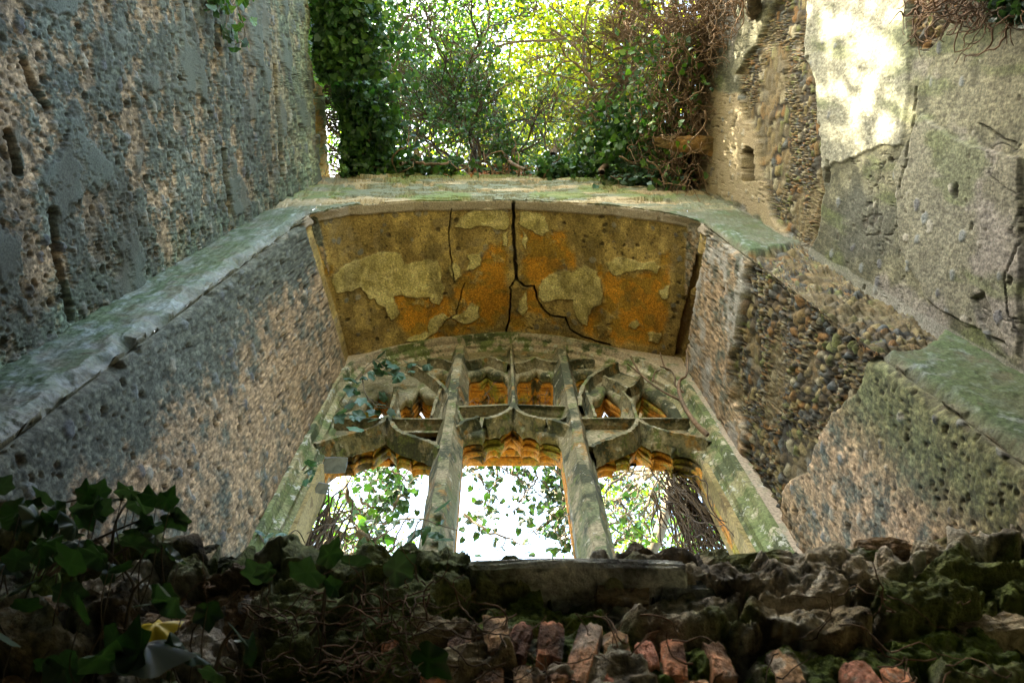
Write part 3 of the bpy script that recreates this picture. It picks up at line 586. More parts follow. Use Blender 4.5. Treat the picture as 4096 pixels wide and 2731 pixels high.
def fine_leaf():
    th = np.linspace(0, 2 * np.pi, 36, endpoint=False); a = np.degrees(np.minimum(th, 2 * np.pi - th))
    r = np.interp(a, [0, 12, 30, 45, 62, 76, 95, 112, 128, 150, 168, 180], [.64, .52, .40, .40, .50, .44, .36, .37, .43, .40, .36, .30])
    V = [(0, .38, .03, 1.25)]; 
    for q in (.33, .66, .88, 1.0):
        for t, rr, aa in zip(th, r, a):
            x = math.sin(t) * rr * q; y = .38 + math.cos(t) * rr * q; vein = max(math.exp(-(((aa - c) / 7) ** 2)) for c in (0, 62, 128))
            V.append((x, y, .03 - .16 * (abs(x) ** 1.5) - .10 * q * q + .025 * vein * q + .02 * math.sin(t * 5 + 1) * q, 1 + .5 * vein * (1 - .5 * q)))
    F = [(0, 1 + i, 1 + (i + 1) % 36) for i in range(36)]
    for k in range(3):
        for i in range(36):
            a0 = 1 + k * 36 + i; a1 = 1 + k * 36 + (i + 1) % 36; F += [(a0, a0 + 36, a1 + 36), (a0, a1 + 36, a1)]
    V = np.array(V); return V[:, :3], np.array(F), V[:, 3]
FINE = fine_leaf()
def pts_on(lines, n, off=.05):
    L = [np.asarray(l[0]) for l in lines]; A = np.concatenate(L); i = RNG.integers(0, len(A), n); return A[i] + RNG.normal(size=(n, 3)) * off

# ------------------------------------------------------------------ near rubble wall
YN = .95
NT = [(-2.6,1.55),(-1.11,1.52),(-.812,1.475),(-.574,1.41),(-.43,1.39),(-.40,1.33),(-.31,1.325),(-.26,1.385),(-.21,1.42),(-.145,1.425),(-.115,1.38),(-.085,1.375),(-.06,1.42),(.40,1.425),(.46,1.385),(.55,1.42),(.70,1.395),(.80,1.405),(.90,1.435),(1.166,1.455),(2.7,1.49)]
near = thing('rubble_wall', 'dark broken rubble and brick wall across the foreground, below the window', 'wall', (0, YN, GZ))
def relN(o): o.location = (0, -YN, -GZ); return o
def f_near(P):
    n = fbm(P, 3, 5, 201); n2 = fbm(P, 14, 5, 205)
    f1, f2, i = vor(P * np.array([.55, 1, 1.25]) + .12 * (n2 - .5)[:, None], 8, 207); e = f2 - f1
    h = .06 * (1 - ss(.02, .26, e)) + .08 * (i - .5) + .05 * (fbm(P, 26, 4, 219, .65) - .5) + .05 * (n2 - .5) + .08 * (n - .5)
    pal = np.array([(.32, .25, .15), (.42, .35, .25), (.14, .10, .06), (.13, .18, .035), (.48, .40, .31), (.26, .16, .08)])
    c = pal[(i * 5.99).astype(int)] * (.5 + n2)[:, None]; c = c * ss(0, .14, e)[:, None] + np.array((.06, .05, .03)) * (1 - ss(0, .14, e))[:, None]
    c = mix(c, (.50, .46, .38), ss(.54, .60, fbm(P, 13, 5, 211, .65)) * .8); c = mix(c, (.05, .04, .03), ss(.55, .62, fbm(P, 9, 5, 213, .65)) * .8); c = mix(c, (.09, .13, .02), ss(.52, .62, fbm(P, 3.3, 4, 215) + .10 * ss(.5, 1.2, P[:, 0])) * .8)
    return h, c
xs = np.linspace(-2.45, 2.55, 900); r = np.concatenate([np.linspace(GZ, .85, 12)[:-1], np.linspace(0, 1, 190) + 10])
Xg, R = np.meshgrid(xs, r, indexing='ij'); zt_ = np.interp(Xg, *np.array(NT).T) + .012 * np.sin(Xg * 47) + .008 * np.sin(Xg * 91)
Z = np.where(R >= 10, .85 + (zt_ - .85) * (R - 10), R); P = np.stack([Xg, np.full_like(Xg, YN), Z], -1)
# carry the surface over the top of the wall
back = np.stack([Xg[:, -1:].repeat(14, 1), YN + np.linspace(.02, .33, 14)[None, :].repeat(len(xs), 0), zt_[:, -1:].repeat(14, 1)], -1)
N = np.zeros_like(P); N[..., 1] = -1; N[:, -12:, 2] = np.linspace(0, 1, 12)[None]; N[:, -6:, 1] = -.6
Nb = np.zeros_like(back); Nb[..., 2] = 1; Nb[..., 1] = -.3
P = np.concatenate([P, back], 1); N = np.concatenate([N, Nb], 1)
relN(surf('rubble_core', P, N, f_near, M_ROCK, near, P.shape[:2]))
def stone(name, c, dim, rot, mat, col, parent=near, rough=.10, seg=12, rel_=relN, lab=None):
    """weathered block: subdivided box, corners worn, faces broken by noise"""
    g = np.linspace(-1, 1, seg); A, B = np.meshgrid(g, g, indexing='ij'); one = np.ones_like(A)
    fs = [np.stack(q, -1) for q in ((one, A, B), (-one, B, A), (B, one, A), (A, -one, B), (A, B, one), (B, A, -one))]
    V = np.concatenate([f.reshape(-1, 3) for f in fs]); F = np.concatenate([grid_faces(seg, seg) + k * seg * seg for k in range(6)])
    L = np.linalg.norm(V, axis=1)[:, None]; V = V * (1 - .14 * (L - 1)); s = RNG.integers(0, 9999)
    V = V * (1 + rough * 1.8 * (fbm(V + s, 1.1, 3, 300) - .5)[:, None] + rough * 1.3 * (fbm(V + s, 4.5, 4, 303, .7) - .5)[:, None]) + rough * .8 * (np.stack([vn(V + s, 3.1, 1), vn(V + s, 3.1, 2), vn(V + s, 3.1, 3)], 1) - .5)
    V = V * np.array(dim) / 2
    Rm = np.array(Matrix.Rotation(rot[0], 3, 'X') @ Matrix.Rotation(rot[1], 3, 'Y') @ Matrix.Rotation(rot[2], 3, 'Z')); V = V @ Rm.T + np.array(c)
    cc = np.array(col) * (.55 + .9 * fbm(V, 25, 4, 301))[:, None]
    cc = mix(cc, (.52, .48, .40), ss(.56, .62, fbm(V, 18, 5, 305, .65)) * .7); cc = mix(cc, (.09, .13, .02), ss(.52, .6, fbm(V, 6, 4, 309)) * .7 * (0 if name == 'brick' else 1)); cc = mix(cc, (.03, .025, .018), ss(.56, .64, fbm(V, 9, 5, 311)) * .8)
    o = new_mesh_obj(name, V, F, mat, parent, cc, smooth=name == 'slate'); rel_(o)
    if lab: o['label'] = lab
    return o
def nearpt(u, v, out=.03): p = onY(u, v, YN - out); return p
# coping slab and capping stones (u, v of centre; width, height, depth)
p = nearpt(2310, 2222, .05)
stone('coping_slab', (p[0], YN + .09, p[2] + .002), (.46, .26, .035), (0, .01, 0), M_ROCK, (.72, .72, .66), rough=.03, lab='thin grey slate coping slab')
caps = [(2860,2225,.10,.055,0),(3070,2230,.14,.06,.05),(3240,2215,.09,.06,0),(3420,2190,.13,.05,-.1),(3530,2140,.13,.05,0),(3720,2150,.06,.05,0),(3880,2140,.13,.045,0),(4060,2140,.10,.04,0),(1780,2230,.12,.08,0),(1830,2310,.17,.09,0),
 (800,2275,.15,.05,.03),(640,2190,.09,.045,-.1),(800,2190,.10,.045,.1),(930,2230,.06,.05,.3),(1120,2285,.22,.05,.02),(380,2200,.13,.05,.0),(200,2210,.16,.05,0),(60,2150,.14,.05,0),(1130,2380,.16,.05,0),(2870,2340,.25,.045,0),(3390,2340,.17,.07,.1),(2480,2350,.11,.05,.1),(3640,2300,.10,.04,0),(3900,2290,.25,.07,.06),(3760,2420,.18,.06,-.4),(4000,2480,.14,.06,0),(3100,2370,.08,.05,0),
 (3350,2440,.13,.06,.1),(2900,2440,.16,.06,0),(3150,2450,.10,.045,-.2),(2150,2400,.14,.05,.1),(2400,2430,.14,.05,-.1),(3700,2600,.13,.05,.3),(3700,2500,.08,.04,-.3),(150,2400,.18,.05,.2),(60,2300,.15,.05,0),(820,2440,.10,.05,.1),(1330,2430,.10,.05,0),(250,2600,.16,.06,0),(650,2480,.1,.05,.2)]
cols_ = [(.42, .34, .23), (.26, .19, .11), (.52, .46, .36), (.15, .20, .05), (.33, .22, .13)]
for k, (u, v, ww, hh, a) in enumerate([c for c in caps if not (c[1] > 2390 and c[0] > 1500 and c[0] < 3600)]):
    dp = RNG.uniform(.12, .2); of = RNG.uniform(-.05, .0); p = nearpt(u, v + (18 if u > 3200 else 0), of); col = cols_[k % 5]
    if (u, v) in ((3390, 2340), (1120, 2285)): col = (.20, .21, .15)
    if (u, v) in ((800, 2275), (2870, 2340)): col = (.26, .27, .26)
    if (u, v) == (1130, 2380): col = (.26, .22, .24)
    stone('stone', p + np.array([0, dp / 2, 0]), (ww, dp, hh * 1.0), (RNG.normal() * .12, a, RNG.normal() * .15), M_ROCK, col, rough=.13)
U0 = RNG.uniform; SM = []
bricks = [(1680,2530,90,120,.1),(1840,2520,100,140,.05),(1990,2510,110,140,-.05),(2075,2510,90,130,.25),(2185,2510,110,150,.12),(2345,2580,100,250,.32),(2480,2545,110,110,.1),(2600,2560,80,100,-.1),(2715,2570,100,140,.1),(2865,2600,90,140,-.05),(3155,2630,110,140,-.02),(3460,2680,110,130,-.05),(3620,2690,110,110,0),
  (1960,2660,110,80,.1),(2100,2650,80,90,0),(2420,2670,80,100,.2),(1730,2670,110,70,0),(2240,2700,90,60,.1),(2800,2700,100,60,0),(3050,2740,90,60,0),(1560,2560,70,90,0)]
for k, (u, v, ww, hh, a) in enumerate(bricks):
    p = nearpt(u, v, .035); s_ = np.linalg.norm(p) / FPX
    stone('brick', p + np.array([0, .085 + RNG.uniform(-.012, .012), 0]), (ww * s_ * .92, .14, hh * s_ / .66 * .9), (0, a, RNG.normal() * .08), M_ROCK, [(.80, .36, .20), (.82, .44, .26), (.66, .40, .22), (.74, .34, .23)][k % 4], rough=.10, seg=12)
for k in range(230):
    u = U0(0, 4096); v = U0(2260, 2725); p = nearpt(u, v, U0(.0, .05)); d = U0(.015, .055)
    stone('stone', p + np.array([0, .02, 0]), (d * U0(1, 2.2), .06, d), (RNG.normal() * .3, RNG.normal() * .4, RNG.normal() * .3), M_ROCK, cols_[k % 5], rough=.16, seg=6) if k < 0 else SM.append((p, d))
# fallen litter and rootlets on the near wall
rl = []
for k in range(150):
    u = RNG.normal(1500, 330) if k < 95 else RNG.uniform(300, 3900); v = RNG.uniform(2330, 2720); p = nearpt(u, v, .05)
    rl.append((walk(p, (RNG.normal(), -.1, -.4), RNG.uniform(.06, .22), .012, .35), RNG.uniform(.0008, .0022), .0006))
o = tubes('dry_roots', rl, M_VINE); tag(o, 'fine dry rootlets trailing over the dark rubble wall in the foreground', 'roots')

# ------------------------------------------------------------------ ground
gx = 80
o = new_mesh_obj('ground', [(-gx, -gx, GZ), (gx, -gx, GZ), (gx, gx, GZ), (-gx, gx, GZ)], [(0, 1, 2, 3)], M_GROUND); o['kind'] = 'structure'

# ------------------------------------------------------------------ ivy and other growth
def plant(name, label, cat, root, lines, lpts, size, cols, kind='ivy', lm=None, sm=M_BARK, nrm=None, rnd=1.0, group=None, tip=None, pn=('stem', 'foliage'), ns=5):
    root = np.array(root, float); t = thing(name, label, cat, root, group)
    if lines: tubes(pn[0], [(np.array(a) - root, r0, r1) for a, r0, r1 in lines], sm, t, ns)
    if lpts is not None and len(lpts): leaves(pn[1], np.array(lpts) - root, size, lm or M_LEAF, t, cols, kind, nrm, rnd, tip)
    return t
# foreground ivy, bottom left
def near_ivy():
    L = []; pts = []
    for u, v in [(250,2010),(520,1990),(560,2080),(700,2060),(100,2080),(380,2150),(950,2500),(1300,2350),(1450,2280),(600,2300),(420,2500),(200,2600)]:
        p0 = nearpt(RNG.uniform(100, 700) if v < 2200 else u - 100, max(v + 220, 2300), .0); p1 = nearpt(u, v, .10); m = (p0 + p1) / 2 + RNG.normal(size=3) * .03
        L.append((smooth_line([p0, m, p1], 6), .004, .0018))
    spots = [(200,2010,1.0),(300,2060,1.2),(90,2060,1),(20,2010,.9),(470,1960,.8),(540,1985,.9),(560,2040,1),(660,2030,1.1),(690,2070,1),(620,2120,1),(420,2090,1.1),(330,2130,1.2),(180,2120,1.2),(60,2140,1.1),(250,2200,1.1),(400,2230,1.0),
      (600,2170,.8),(120,2260,.9),(480,2300,.8),(280,2330,1.1),(520,2400,1.0),(610,2420,1.1),(720,2450,1.2),(100,2450,.9),(330,2480,1),(440,2520,1.1),(80,2560,1.2),(220,2600,1.2),(400,2680,1.5),(560,2690,1.2),(150,2690,1),(1330,2260,1.1),(1080,2330,1.2),(1180,2350,1.1),(1250,2370,1),(1480,2270,1.2),(1530,2300,1.1),(1100,2280,.8),(860,2430,.9),(930,2480,1.0),(980,2590,.9),
      (750,2620,.9),(700,2600,1),(1010,2660,.8),(850,2690,1),(40,2380,.9),(680,2250,.9),(30,2240,1.2),(500,2140,1.2),(350,2020,.9)]
    P_ = []; S_ = []
    for u, v, s in spots:
        for k in range(2 if u < 700 and v < 2350 else 1):
            P_.append(nearpt(u + RNG.normal() * 25, v + RNG.normal() * 20, RNG.uniform(.06, .17))); S_.append(.062 * s * RNG.uniform(.8, 1.1))
    root = nearpt(300, 2650, 0)
    t = thing('ivy', 'dark glossy ivy spilling over the left end of the foreground rubble wall', 'ivy', root)
    for k in range(0, len(P_), 2): q = P_[k]; L.append((smooth_line([q + np.array([RNG.normal() * .02, .12, -.06]), q + np.array([0, .05, -.05]), q], 4), .0016, .001))
    tubes('stem', [(a - root, r0, r1) for a, r0, r1 in L], M_BARK, t)
    leaves('foliage', np.array(P_) - root, np.array(S_), M_LEAF, t, G_DARK + [(.05, .08, .06)], 'fine', (0, -.15, .75), .45, (.3, -.5, .1))
near_ivy()
def one_leaf(name, label, u, v, out, size, col, nrm, tip, cat='leaf'):
    p = nearpt(u, v, out); o = leaves(name, np.array([p]), np.array([size]), M_LEAF, None, [col], 'fine', nrm, .1, tip); tag(o, label, cat); return o
one_leaf('big_ivy_leaf', 'large pale blue-grey ivy leaf lying near the bottom left corner', 460, 2580, .17, .12, (.30, .36, .46), (.05, -.98, .12), (1, 0, -.1))
one_leaf('yellow_leaf', 'curled yellow leaf caught beside the large pale ivy leaf', 545, 2520, .14, .07, (.60, .42, .03), (.1, -1, .3), (1, 0, .05))
one_leaf('green_leaf', 'single dark green leaf hanging in front of the pink bricks', 1660, 2590, .10, .075, (.02, .045, .015), (0, -.5, -1), (1, 0, -.2))
# ivy on the window, left
def win_ivy(label, ctrl, spots, size, root, cols=[(.05, .11, .08), (.07, .13, .10), (.04, .08, .05)]):
    L = [(smooth_line([onY(u, v, y) for u, v, y in c], 6), .007, .003) for c in ctrl]
    P_ = [];
    for u, v in spots: P_.append(onY(u + RNG.normal() * 5, v + RNG.normal() * 5, YW - RNG.uniform(.03, .15)))
    r0 = np.array(root)
    return plant('ivy', label, 'ivy', r0, L, P_, size, cols, 'fine', nrm=(0, -1, .3), rnd=.5, tip=(0, -.3, -.8))
win_ivy('ivy sprig hanging over the upper left of the stone window tracery', [[(1600,1480,YW),(1560,1500,YW-.1),(1500,1440,YW-.15),(1420,1520,YW-.12)],[(1570,1640,YW),(1480,1600,YW-.1),(1400,1610,YW-.1),(1340,1650,YW-.1)],[(1450,1500,YW-.1),(1460,1570,YW-.1),(1500,1620,YW-.1),(1540,1660,YW-.1)]],
  [(1530,1430),(1560,1440),(1510,1440),(1590,1460),(1630,1450),(1650,1455),(1700,1455),(1550,1480),(1580,1475),(1500,1480),(1540,1500),(1470,1490),(1460,1510),(1600,1490),(1620,1500),(1400,1520),(1430,1525),(1410,1550),(1560,1460),(1480,1500),(1450,1590),(1470,1610),(1490,1620),(1520,1625),(1540,1610),(1550,1640),(1350,1655),(1345,1650),(1395,1635),(1460,1655),(1480,1680),(1420,1660),(1450,1700),(1510,1640),(1530,1620),(1440,1575),(1640,1480),(1570,1500),(1510,1470),(1610,1470)], .125, onY(1600, 1480, YW))
win_ivy('small ivy sprig on the left jamb of the stone window', [[(1210,1880,YW-.02),(1240,1850,YW-.08),(1230,1920,YW-.06)]], [(1230,1860),(1250,1870),(1232,1880),(1220,1915),(1235,1920)], .10, onY(1210, 1880, YW))
win_ivy('pale ivy sprig crossing the foot of the left window jamb', [[(1040,2140,YW-.05),(1090,2200,YW-.15),(1180,2120,YW-.2),(1220,2170,YW-.1)]], [(1060,2130),(1075,2150),(1130,2130),(1140,2150)], .13, onY(1040, 2140, YW), [(.10, .16, .16)])
win_ivy('dark ivy trail climbing across the foot of the left mullion', [[(1560,2230,YW),(1640,2170,YW-.1),(1680,2080,YW-.14),(1760,2100,YW-.14),(1830,2120,YW-.1)]], [(1735,2050),(1710,2100),(1760,2100),(1770,2130),(1700,2120),(1790,2150)], .15, onY(1560, 2230, YW), [(.025, .055, .03), (.03, .07, .04)])
# bare twig by the right of the window
tw = [[(2830,1740),(2780,1690),(2735,1620),(2715,1560),(2720,1520),(2745,1500),(2750,1440),(2745,1400)],[(2720,1600),(2660,1570),(2600,1530),(2560,1495),(2530,1470),(2510,1455)],[(2735,1570),(2700,1540),(2700,1510),(2680,1480),(2640,1465)],[(2560,1495),(2535,1450),(2520,1425)],[(2610,1525),(2620,1490),(2640,1480)],[(2680,1480),(2660,1470),(2640,1410)]]
L = [(smooth_line([onY(u, v, YW - .06 - .05 * k) for k, (u, v) in enumerate(c)], 5), .024 if i == 0 else .012, .006) for i, c in enumerate(tw)]
r0 = L[0][0][0]; o = tubes('bare_twig', [(a - r0, b, c) for a, b, c in L], M_VINE, None, 6); o.location = r0.tolist(); tag(o, 'bare brown branching twig rooted on the right shoulder of the window', 'twig')
# slates wedged in the left jamb
for (u, v, a, b, lb) in [(1340, 1860, .20, .25, 'bent grey slate wedged high on the inside of the left window jamb'), (1288, 1952, .10, .5, 'small square grey slate below the bent one on the left window jamb')]:
    p = onY(u, v, YW + .15); o = stone('slate', (0, 0, 0), (a, .16 if a > .15 else .10, .012), (.15, -.35, b), M_SLATE, (.15, .17, .21), None, .03, 7, lambda q: q); o.location = p.tolist(); tag(o, lb, 'slate')

def tangle(n, cen, sp, L, r, wig=.35, g=(0, 0, -.02), step=.035):
    return [(walk(np.array(cen) + RNG.normal(size=3) * np.array(sp), RNG.normal(size=3) + np.array(g) * 8, RNG.uniform(.5, 1.2) * L, step, wig, g), RNG.uniform(.5, 1.2) * r, r * .35) for _ in range(n)]
# dry roots inside the lights
L = []
for k in range(110):
    z0 = RNG.uniform(5.9, 6.3); x0 = JX1 - .12 - abs(RNG.normal()) * .17; y0 = YW + RNG.uniform(.35, .75)
    L.append((walk((x0, y0, z0), (RNG.normal() * .1 + .1, .05, -1), RNG.uniform(.8, 2.6), .05, .16, (.02, 0, -.20)), .008, .003))
o = tubes('dead_vine', L, M_DRY); tag(o, 'brown dead vine strands hanging inside the right light of the window', 'vine')
L = []
for k in range(60):
    x0 = JX0 + .08 + abs(RNG.normal()) * .11; y0 = YW + RNG.uniform(.4, .7)
    L.append((walk((x0, y0, RNG.uniform(5.3, 6.0)), (-.05 + RNG.normal() * .10, .0, -1), RNG.uniform(.8, 2.4), .05, .12, (-.02, 0, -.16)), .008, .003))
o = tubes('dead_vine', L, M_DRY); tag(o, 'grey dead vine strands hanging inside the left light of the window', 'vine')
L = tangle(60, (MX1 + .5, YW + .22, 6.86), (.22, .08, .03), .35, .006); o = tubes('root_litter', L, M_VINE); tag(o, 'mat of dry rootlets on the transom of the middle light, left half', 'roots')
L = tangle(45, (MX1 + .85, YW + .22, 6.86), (.12, .08, .02), .3, .006); o = tubes('root_litter', L, M_VINE); tag(o, 'mat of dry rootlets on the transom of the middle light, right half', 'roots')

# ------------------------------------------------------------------ growth on the wall tops
def wallseg(n, fx, fy, fz): return np.stack([fx(n), fy(n), fz(n)], 1)
U_ = RNG.uniform
# ivy mass, upper left corner
n = 7500; y = U_(-1.1, 1.5, n); x0_ = -2.28 + .18 * ss(-.2, .8, y); x = x0_ + np.abs(RNG.normal(size=n)) * (.44 + .25 * (fbm(np.stack([y * 0, y, y * 0], 1), 2.3, 3, 5) - .5) * 2); z = np.where(y > .1, np.maximum(11.15 + RNG.normal(size=n) * .28, 10.75), 10.45 + RNG.normal(size=n) * .08)
x = np.minimum(x, -1.0 - .2 * np.sin(y * 5)); z = np.where(y > 1.2, 10.9 + RNG.normal(size=n) * .15, z); pL = np.stack([x, y, z], 1)
L = [(walk((-2.35, U_(.1, 1.3), 11.1), (1, RNG.normal() * .5, .3), U_(.5, 1.2), .06, .3), .008, .003) for _ in range(90)]
plant('ivy', 'dense dark green ivy mass hanging at the upper left wall top', 'ivy', (XL - .1, 0, 10.4), L, pL, .095, G_IVY, rnd=.8, nrm=(.6, 0, -.5))
# sprigs running down the left wall
L = []; pp = []
for u, v0, v1 in [(950, -30, 190), (880, -30, 60)]:
    for q in range(3):
        a = onX(u + RNG.normal() * 14, v0, XL + .05); b = onX(u - 20 + RNG.normal() * 20, v1 * U_(.6, 1), XL + .07); c = (a + b) / 2 + RNG.normal(size=3) * .06
        ln = smooth_line([a, c, b], 8); L.append((ln, .006, .003)); pp.append(ln[RNG.integers(0, len(ln), 11)] + RNG.normal(size=(11, 3)) * .04 + np.array([.05, 0, 0]))
plant('ivy', 'thin ivy trails creeping down the top of the left side wall', 'ivy', onX(950, 0, XL), L, np.concatenate(pp), .085, G_IVY, rnd=.6, nrm=(1, -.3, -.2))
# ivy fringe along the top of the window wall
def fringe(x0, x1, n, label, hang=.12, h=.45, cols=G_IVY):
    x = U_(x0, x1, n); z = TOPF + .02 + np.abs(RNG.normal(size=n)) * h * .5 - hang * (RNG.random(n) < .18); y = D - .06 + U_(-.12, .35, n)
    L = [(walk((U_(x0, x1), D + .1, TOPF), (RNG.normal(), -.5, .3), U_(.4, 1.0), .05, .4, (0, 0, 0)), U_(.008, .02), .005) for _ in range(int(12 * (x1 - x0)))]
    plant('ivy', label, 'ivy', ((x0 + x1) / 2, D, TOPF), L, np.stack([x, y, z], 1), .085, cols, rnd=.9, nrm=(0, -.8, -.3), sm=M_VINE)
fringe(-1.9, -.55, 1400, 'low ivy fringe on the window wall top, left of the red bricks'); fringe(.55, 1.9, 2200, 'thick low ivy fringe on the window wall top, right of the red bricks', .25, .6); fringe(-.5, .6, 260, 'sparse ivy shoots above the red bricks of the wall top', .03)
# drooping ivy tuft top right of the arch
n = 420; c = onY(2610, 700, D - .1); plant('ivy', 'glossy ivy tuft drooping over the right end of the window wall top', 'ivy', c, [(walk(c, (-1, -.3, -.1), .5, .04, .3), .01, .004) for _ in range(8)], c + RNG.normal(size=(n, 3)) * np.array((.22, .08, .22)), .085, [(.04, .09, .05), (.06, .11, .07)], nrm=(0, -1, -.2), rnd=.6)
# red brick course
br = []
for k in range(84):
    x = -.40 + (k % 14) * .063; p = np.array([x, D + .14 + RNG.normal() * .006, TOPF + .13 + .24 * (k // 14)]); stone('brick', p, (.055, .24, .23), (0, RNG.normal() * .04, RNG.normal() * .04), M_ROCK, (.42, .12, .04) if k % 3 else (.48, .20, .07), tower, .05, 6, rel)
# thick ivy trunk over the wall top
def limb(label, pts, r0, r1, cat='woody vine', name='woody_vine', mat=M_BARK):
    P = smooth_line(pts, 7); P = P + .012 * RNG.normal(size=P.shape); q = P[0].copy(); o = tubes(name, [(P - q, r0, r1)], mat, None, 9); o.location = q.tolist(); tag(o, label, cat); return o
y0 = D - .15
limb('thick bent ivy trunk arching over the window wall top, right of the bricks', [onY(2210, 620, y0), onY(2235, 570, y0 - .1), onY(2300, 555, y0 - .15), onY(2350, 590, y0 - .1), onY(2400, 625, y0), onY(2480, 660, y0)], .055, .035, mat=M_VINE)
limb('long knotted ivy trunk crossing the window wall top at its right end', [onY(2400, 690, y0), onY(2450, 650, y0), onY(2500, 640, y0), onY(2560, 660, y0), onY(2640, 690, y0)], .035, .025, mat=M_VINE)
limb('slim ivy trunk hanging over the red bricks', [onY(1960, 560, y0), onY(2010, 600, y0), onY(2045, 650, y0 - .02), onY(2100, 680, y0)], .03, .02, mat=M_VINE)
limb('pale crooked root on the window wall top, left of the red bricks', [onY(1600, 660, y0), onY(1640, 640, y0), onY(1700, 655, y0), onY(1790, 650, y0), onY(1830, 610, y0 - .05), onY(1845, 560, y0 - .1)], .022, .012, mat=M_VINE)
# broken timber end
p0 = onX(2850, 590, XR); p1 = p0 + np.array([-.62, -.05, .12])
sv = []; K = 11; 
for i, t in enumerate(np.linspace(0, 1, 14)):
    c = p0 + (p1 - p0) * t + np.array([.15 * (1 - t), 0, 0]); wdt = .105 * (1 - .55 * t ** 2.5); hgt = .07 * (1 - .75 * t ** 2)
    for j in range(K):
        a = 2 * math.pi * j / K; ca, sa = math.cos(a), math.sin(a); f = 1 / max(abs(ca), abs(sa)) ** .7
        sv.append(c + np.array([RNG.normal() * .008 + (.06 * math.sin(j * 2.3) if i == 13 else 0), wdt * ca * f, hgt * sa * f]) * (1, 1, 1) + RNG.normal(size=3) * .006)
F = [(i * K + j, i * K + (j + 1) % K, (i + 1) * K + (j + 1) % K, (i + 1) * K + j) for i in range(13) for j in range(K)]
ends = [(13 * K, 13 * K + j, 13 * K + j + 1, 13 * K + j + 1) for j in range(1, K - 1)]
o = new_mesh_obj('timber_beam', np.array(sv) - p0, F, M_WOOD, None, None, False); o.location = p0.tolist(); tag(o, 'broken orange-brown end of an old timber beam jutting from the right wall', 'beam')

def bush(name, label, root, dirs, L, r, depth, kids, spread, nleaf, lsize, lcol, cat='shrub', wig=.22, off=.06, mat=M_BARK, kind='ivy', g=(0, 0, 0), fall=.6, lm=None, step=.08, rnd=1.0):
    lines = []
    for d in dirs: branchy(np.array(root) + RNG.normal(size=3) * .05, d, L * U_(.8, 1.15), r, depth, wig, g, kids, spread, step, lines, fall)
    thin_ = [l for l in lines if l[1] < r * .6] or lines
    return plant(name, label, cat, root, lines, pts_on(thin_, nleaf, off) if nleaf else None, lsize, lcol, kind, lm, mat, rnd=rnd, ns=4, pn=('branches', 'foliage'))
# shrubs rooted in the wall top, leaning over the void
bush('shrub', 'thinly leaved shrub with upright dark twigs on the middle of the window wall top', (-.25, 1.45, TOPF + .1), [(-.28, -.45, 1), (-.12, -.5, 1), (.02, -.5, 1), (.15, -.5, 1), (-.4, -.35, 1), (.3, -.4, 1), (0, -.7, 1)], 2.4, .030, 3, (5, 7), .42, 2300, .05, G_IVY + G_LITE[2:], wig=.16, g=(0, -.01, .02), mat=M_DRY)
bush('shrub', 'loose small-leaved shrub on the wall top between the middle shrub and the left ivy', (-1.0, 1.6, TOPF + .1), [(-.2, -.45, 1), (0, -.5, 1), (.15, -.4, 1)], 1.9, .018, 3, (4, 5), .5, 3600, .055, G_IVY + G_LITE[2:], wig=.2)
bush('shrub', 'bright leaved low shrub on the wall top to the right of the middle shrub', (.9, 1.6, TOPF + .1), [(-.2, -.3, 1), (.1, -.35, 1), (.3, -.3, 1), (0, -.5, 1)], 1.7, .016, 3, (4, 5), .5, 2600, .055, G_LITE + G_YEL[:1], wig=.2)
# fan of bare twigs top right, rooted on the right wall top
bush('bare_shrub', 'dense fan of bare brown twigs reaching in from the right wall top', (2.45, -.32, 10.9), [(-1, -.1, .35), (-1, .12, .15), (-1, .02, .3), (-1, -.3, .3), (-1, .2, .2), (-1, .1, .5)], 1.5, .034, 4, (5, 6), .5, 900, .06, G_IVY + G_YEL, mat=M_VINE, wig=.2, fall=.62, step=.06)
# dead vines draped on the right wall
L = []
for k in range(900):
    y = U_(-.75, 1.25); z = 9.9 + RNG.normal() * .25 - .5 * (RNG.random() ** 2); x = XR - .05 - abs(RNG.normal()) * .24
    L.append((walk((x, y, z), (RNG.normal() * .6, RNG.normal() * .6, -1 + RNG.normal() * .5), U_(.3, 1.0), .04, .38, (.0, 0, -.05)), U_(.004, .012), .003))
for k in range(420):
    y = U_(-.95, .0); z = U_(7.6, 9.9) ; L.append((walk((XR - .03 - abs(RNG.normal()) * .07, y, z), (RNG.normal() * .4, RNG.normal() * .7, -1 + RNG.normal() * .5), U_(.2, .7), .04, .38, (.02, 0, -.05)), U_(.004, .011), .003)) if y < .0 - (9.9 - z) * .30 else None
n = 1500; pl_ = np.stack([XR - .1 - np.abs(RNG.normal(size=n)) * .40, U_(-.4, 1.3, n), 9.9 + RNG.normal(size=n) * .4], 1)
plant('dead_vine', 'shaggy curtain of brown dead vines with scattered green leaves at the right wall top', 'vine', (XR, 0, 10.1), L, pl_, .075, G_IVY + G_LITE, sm=M_VINE, ns=4)
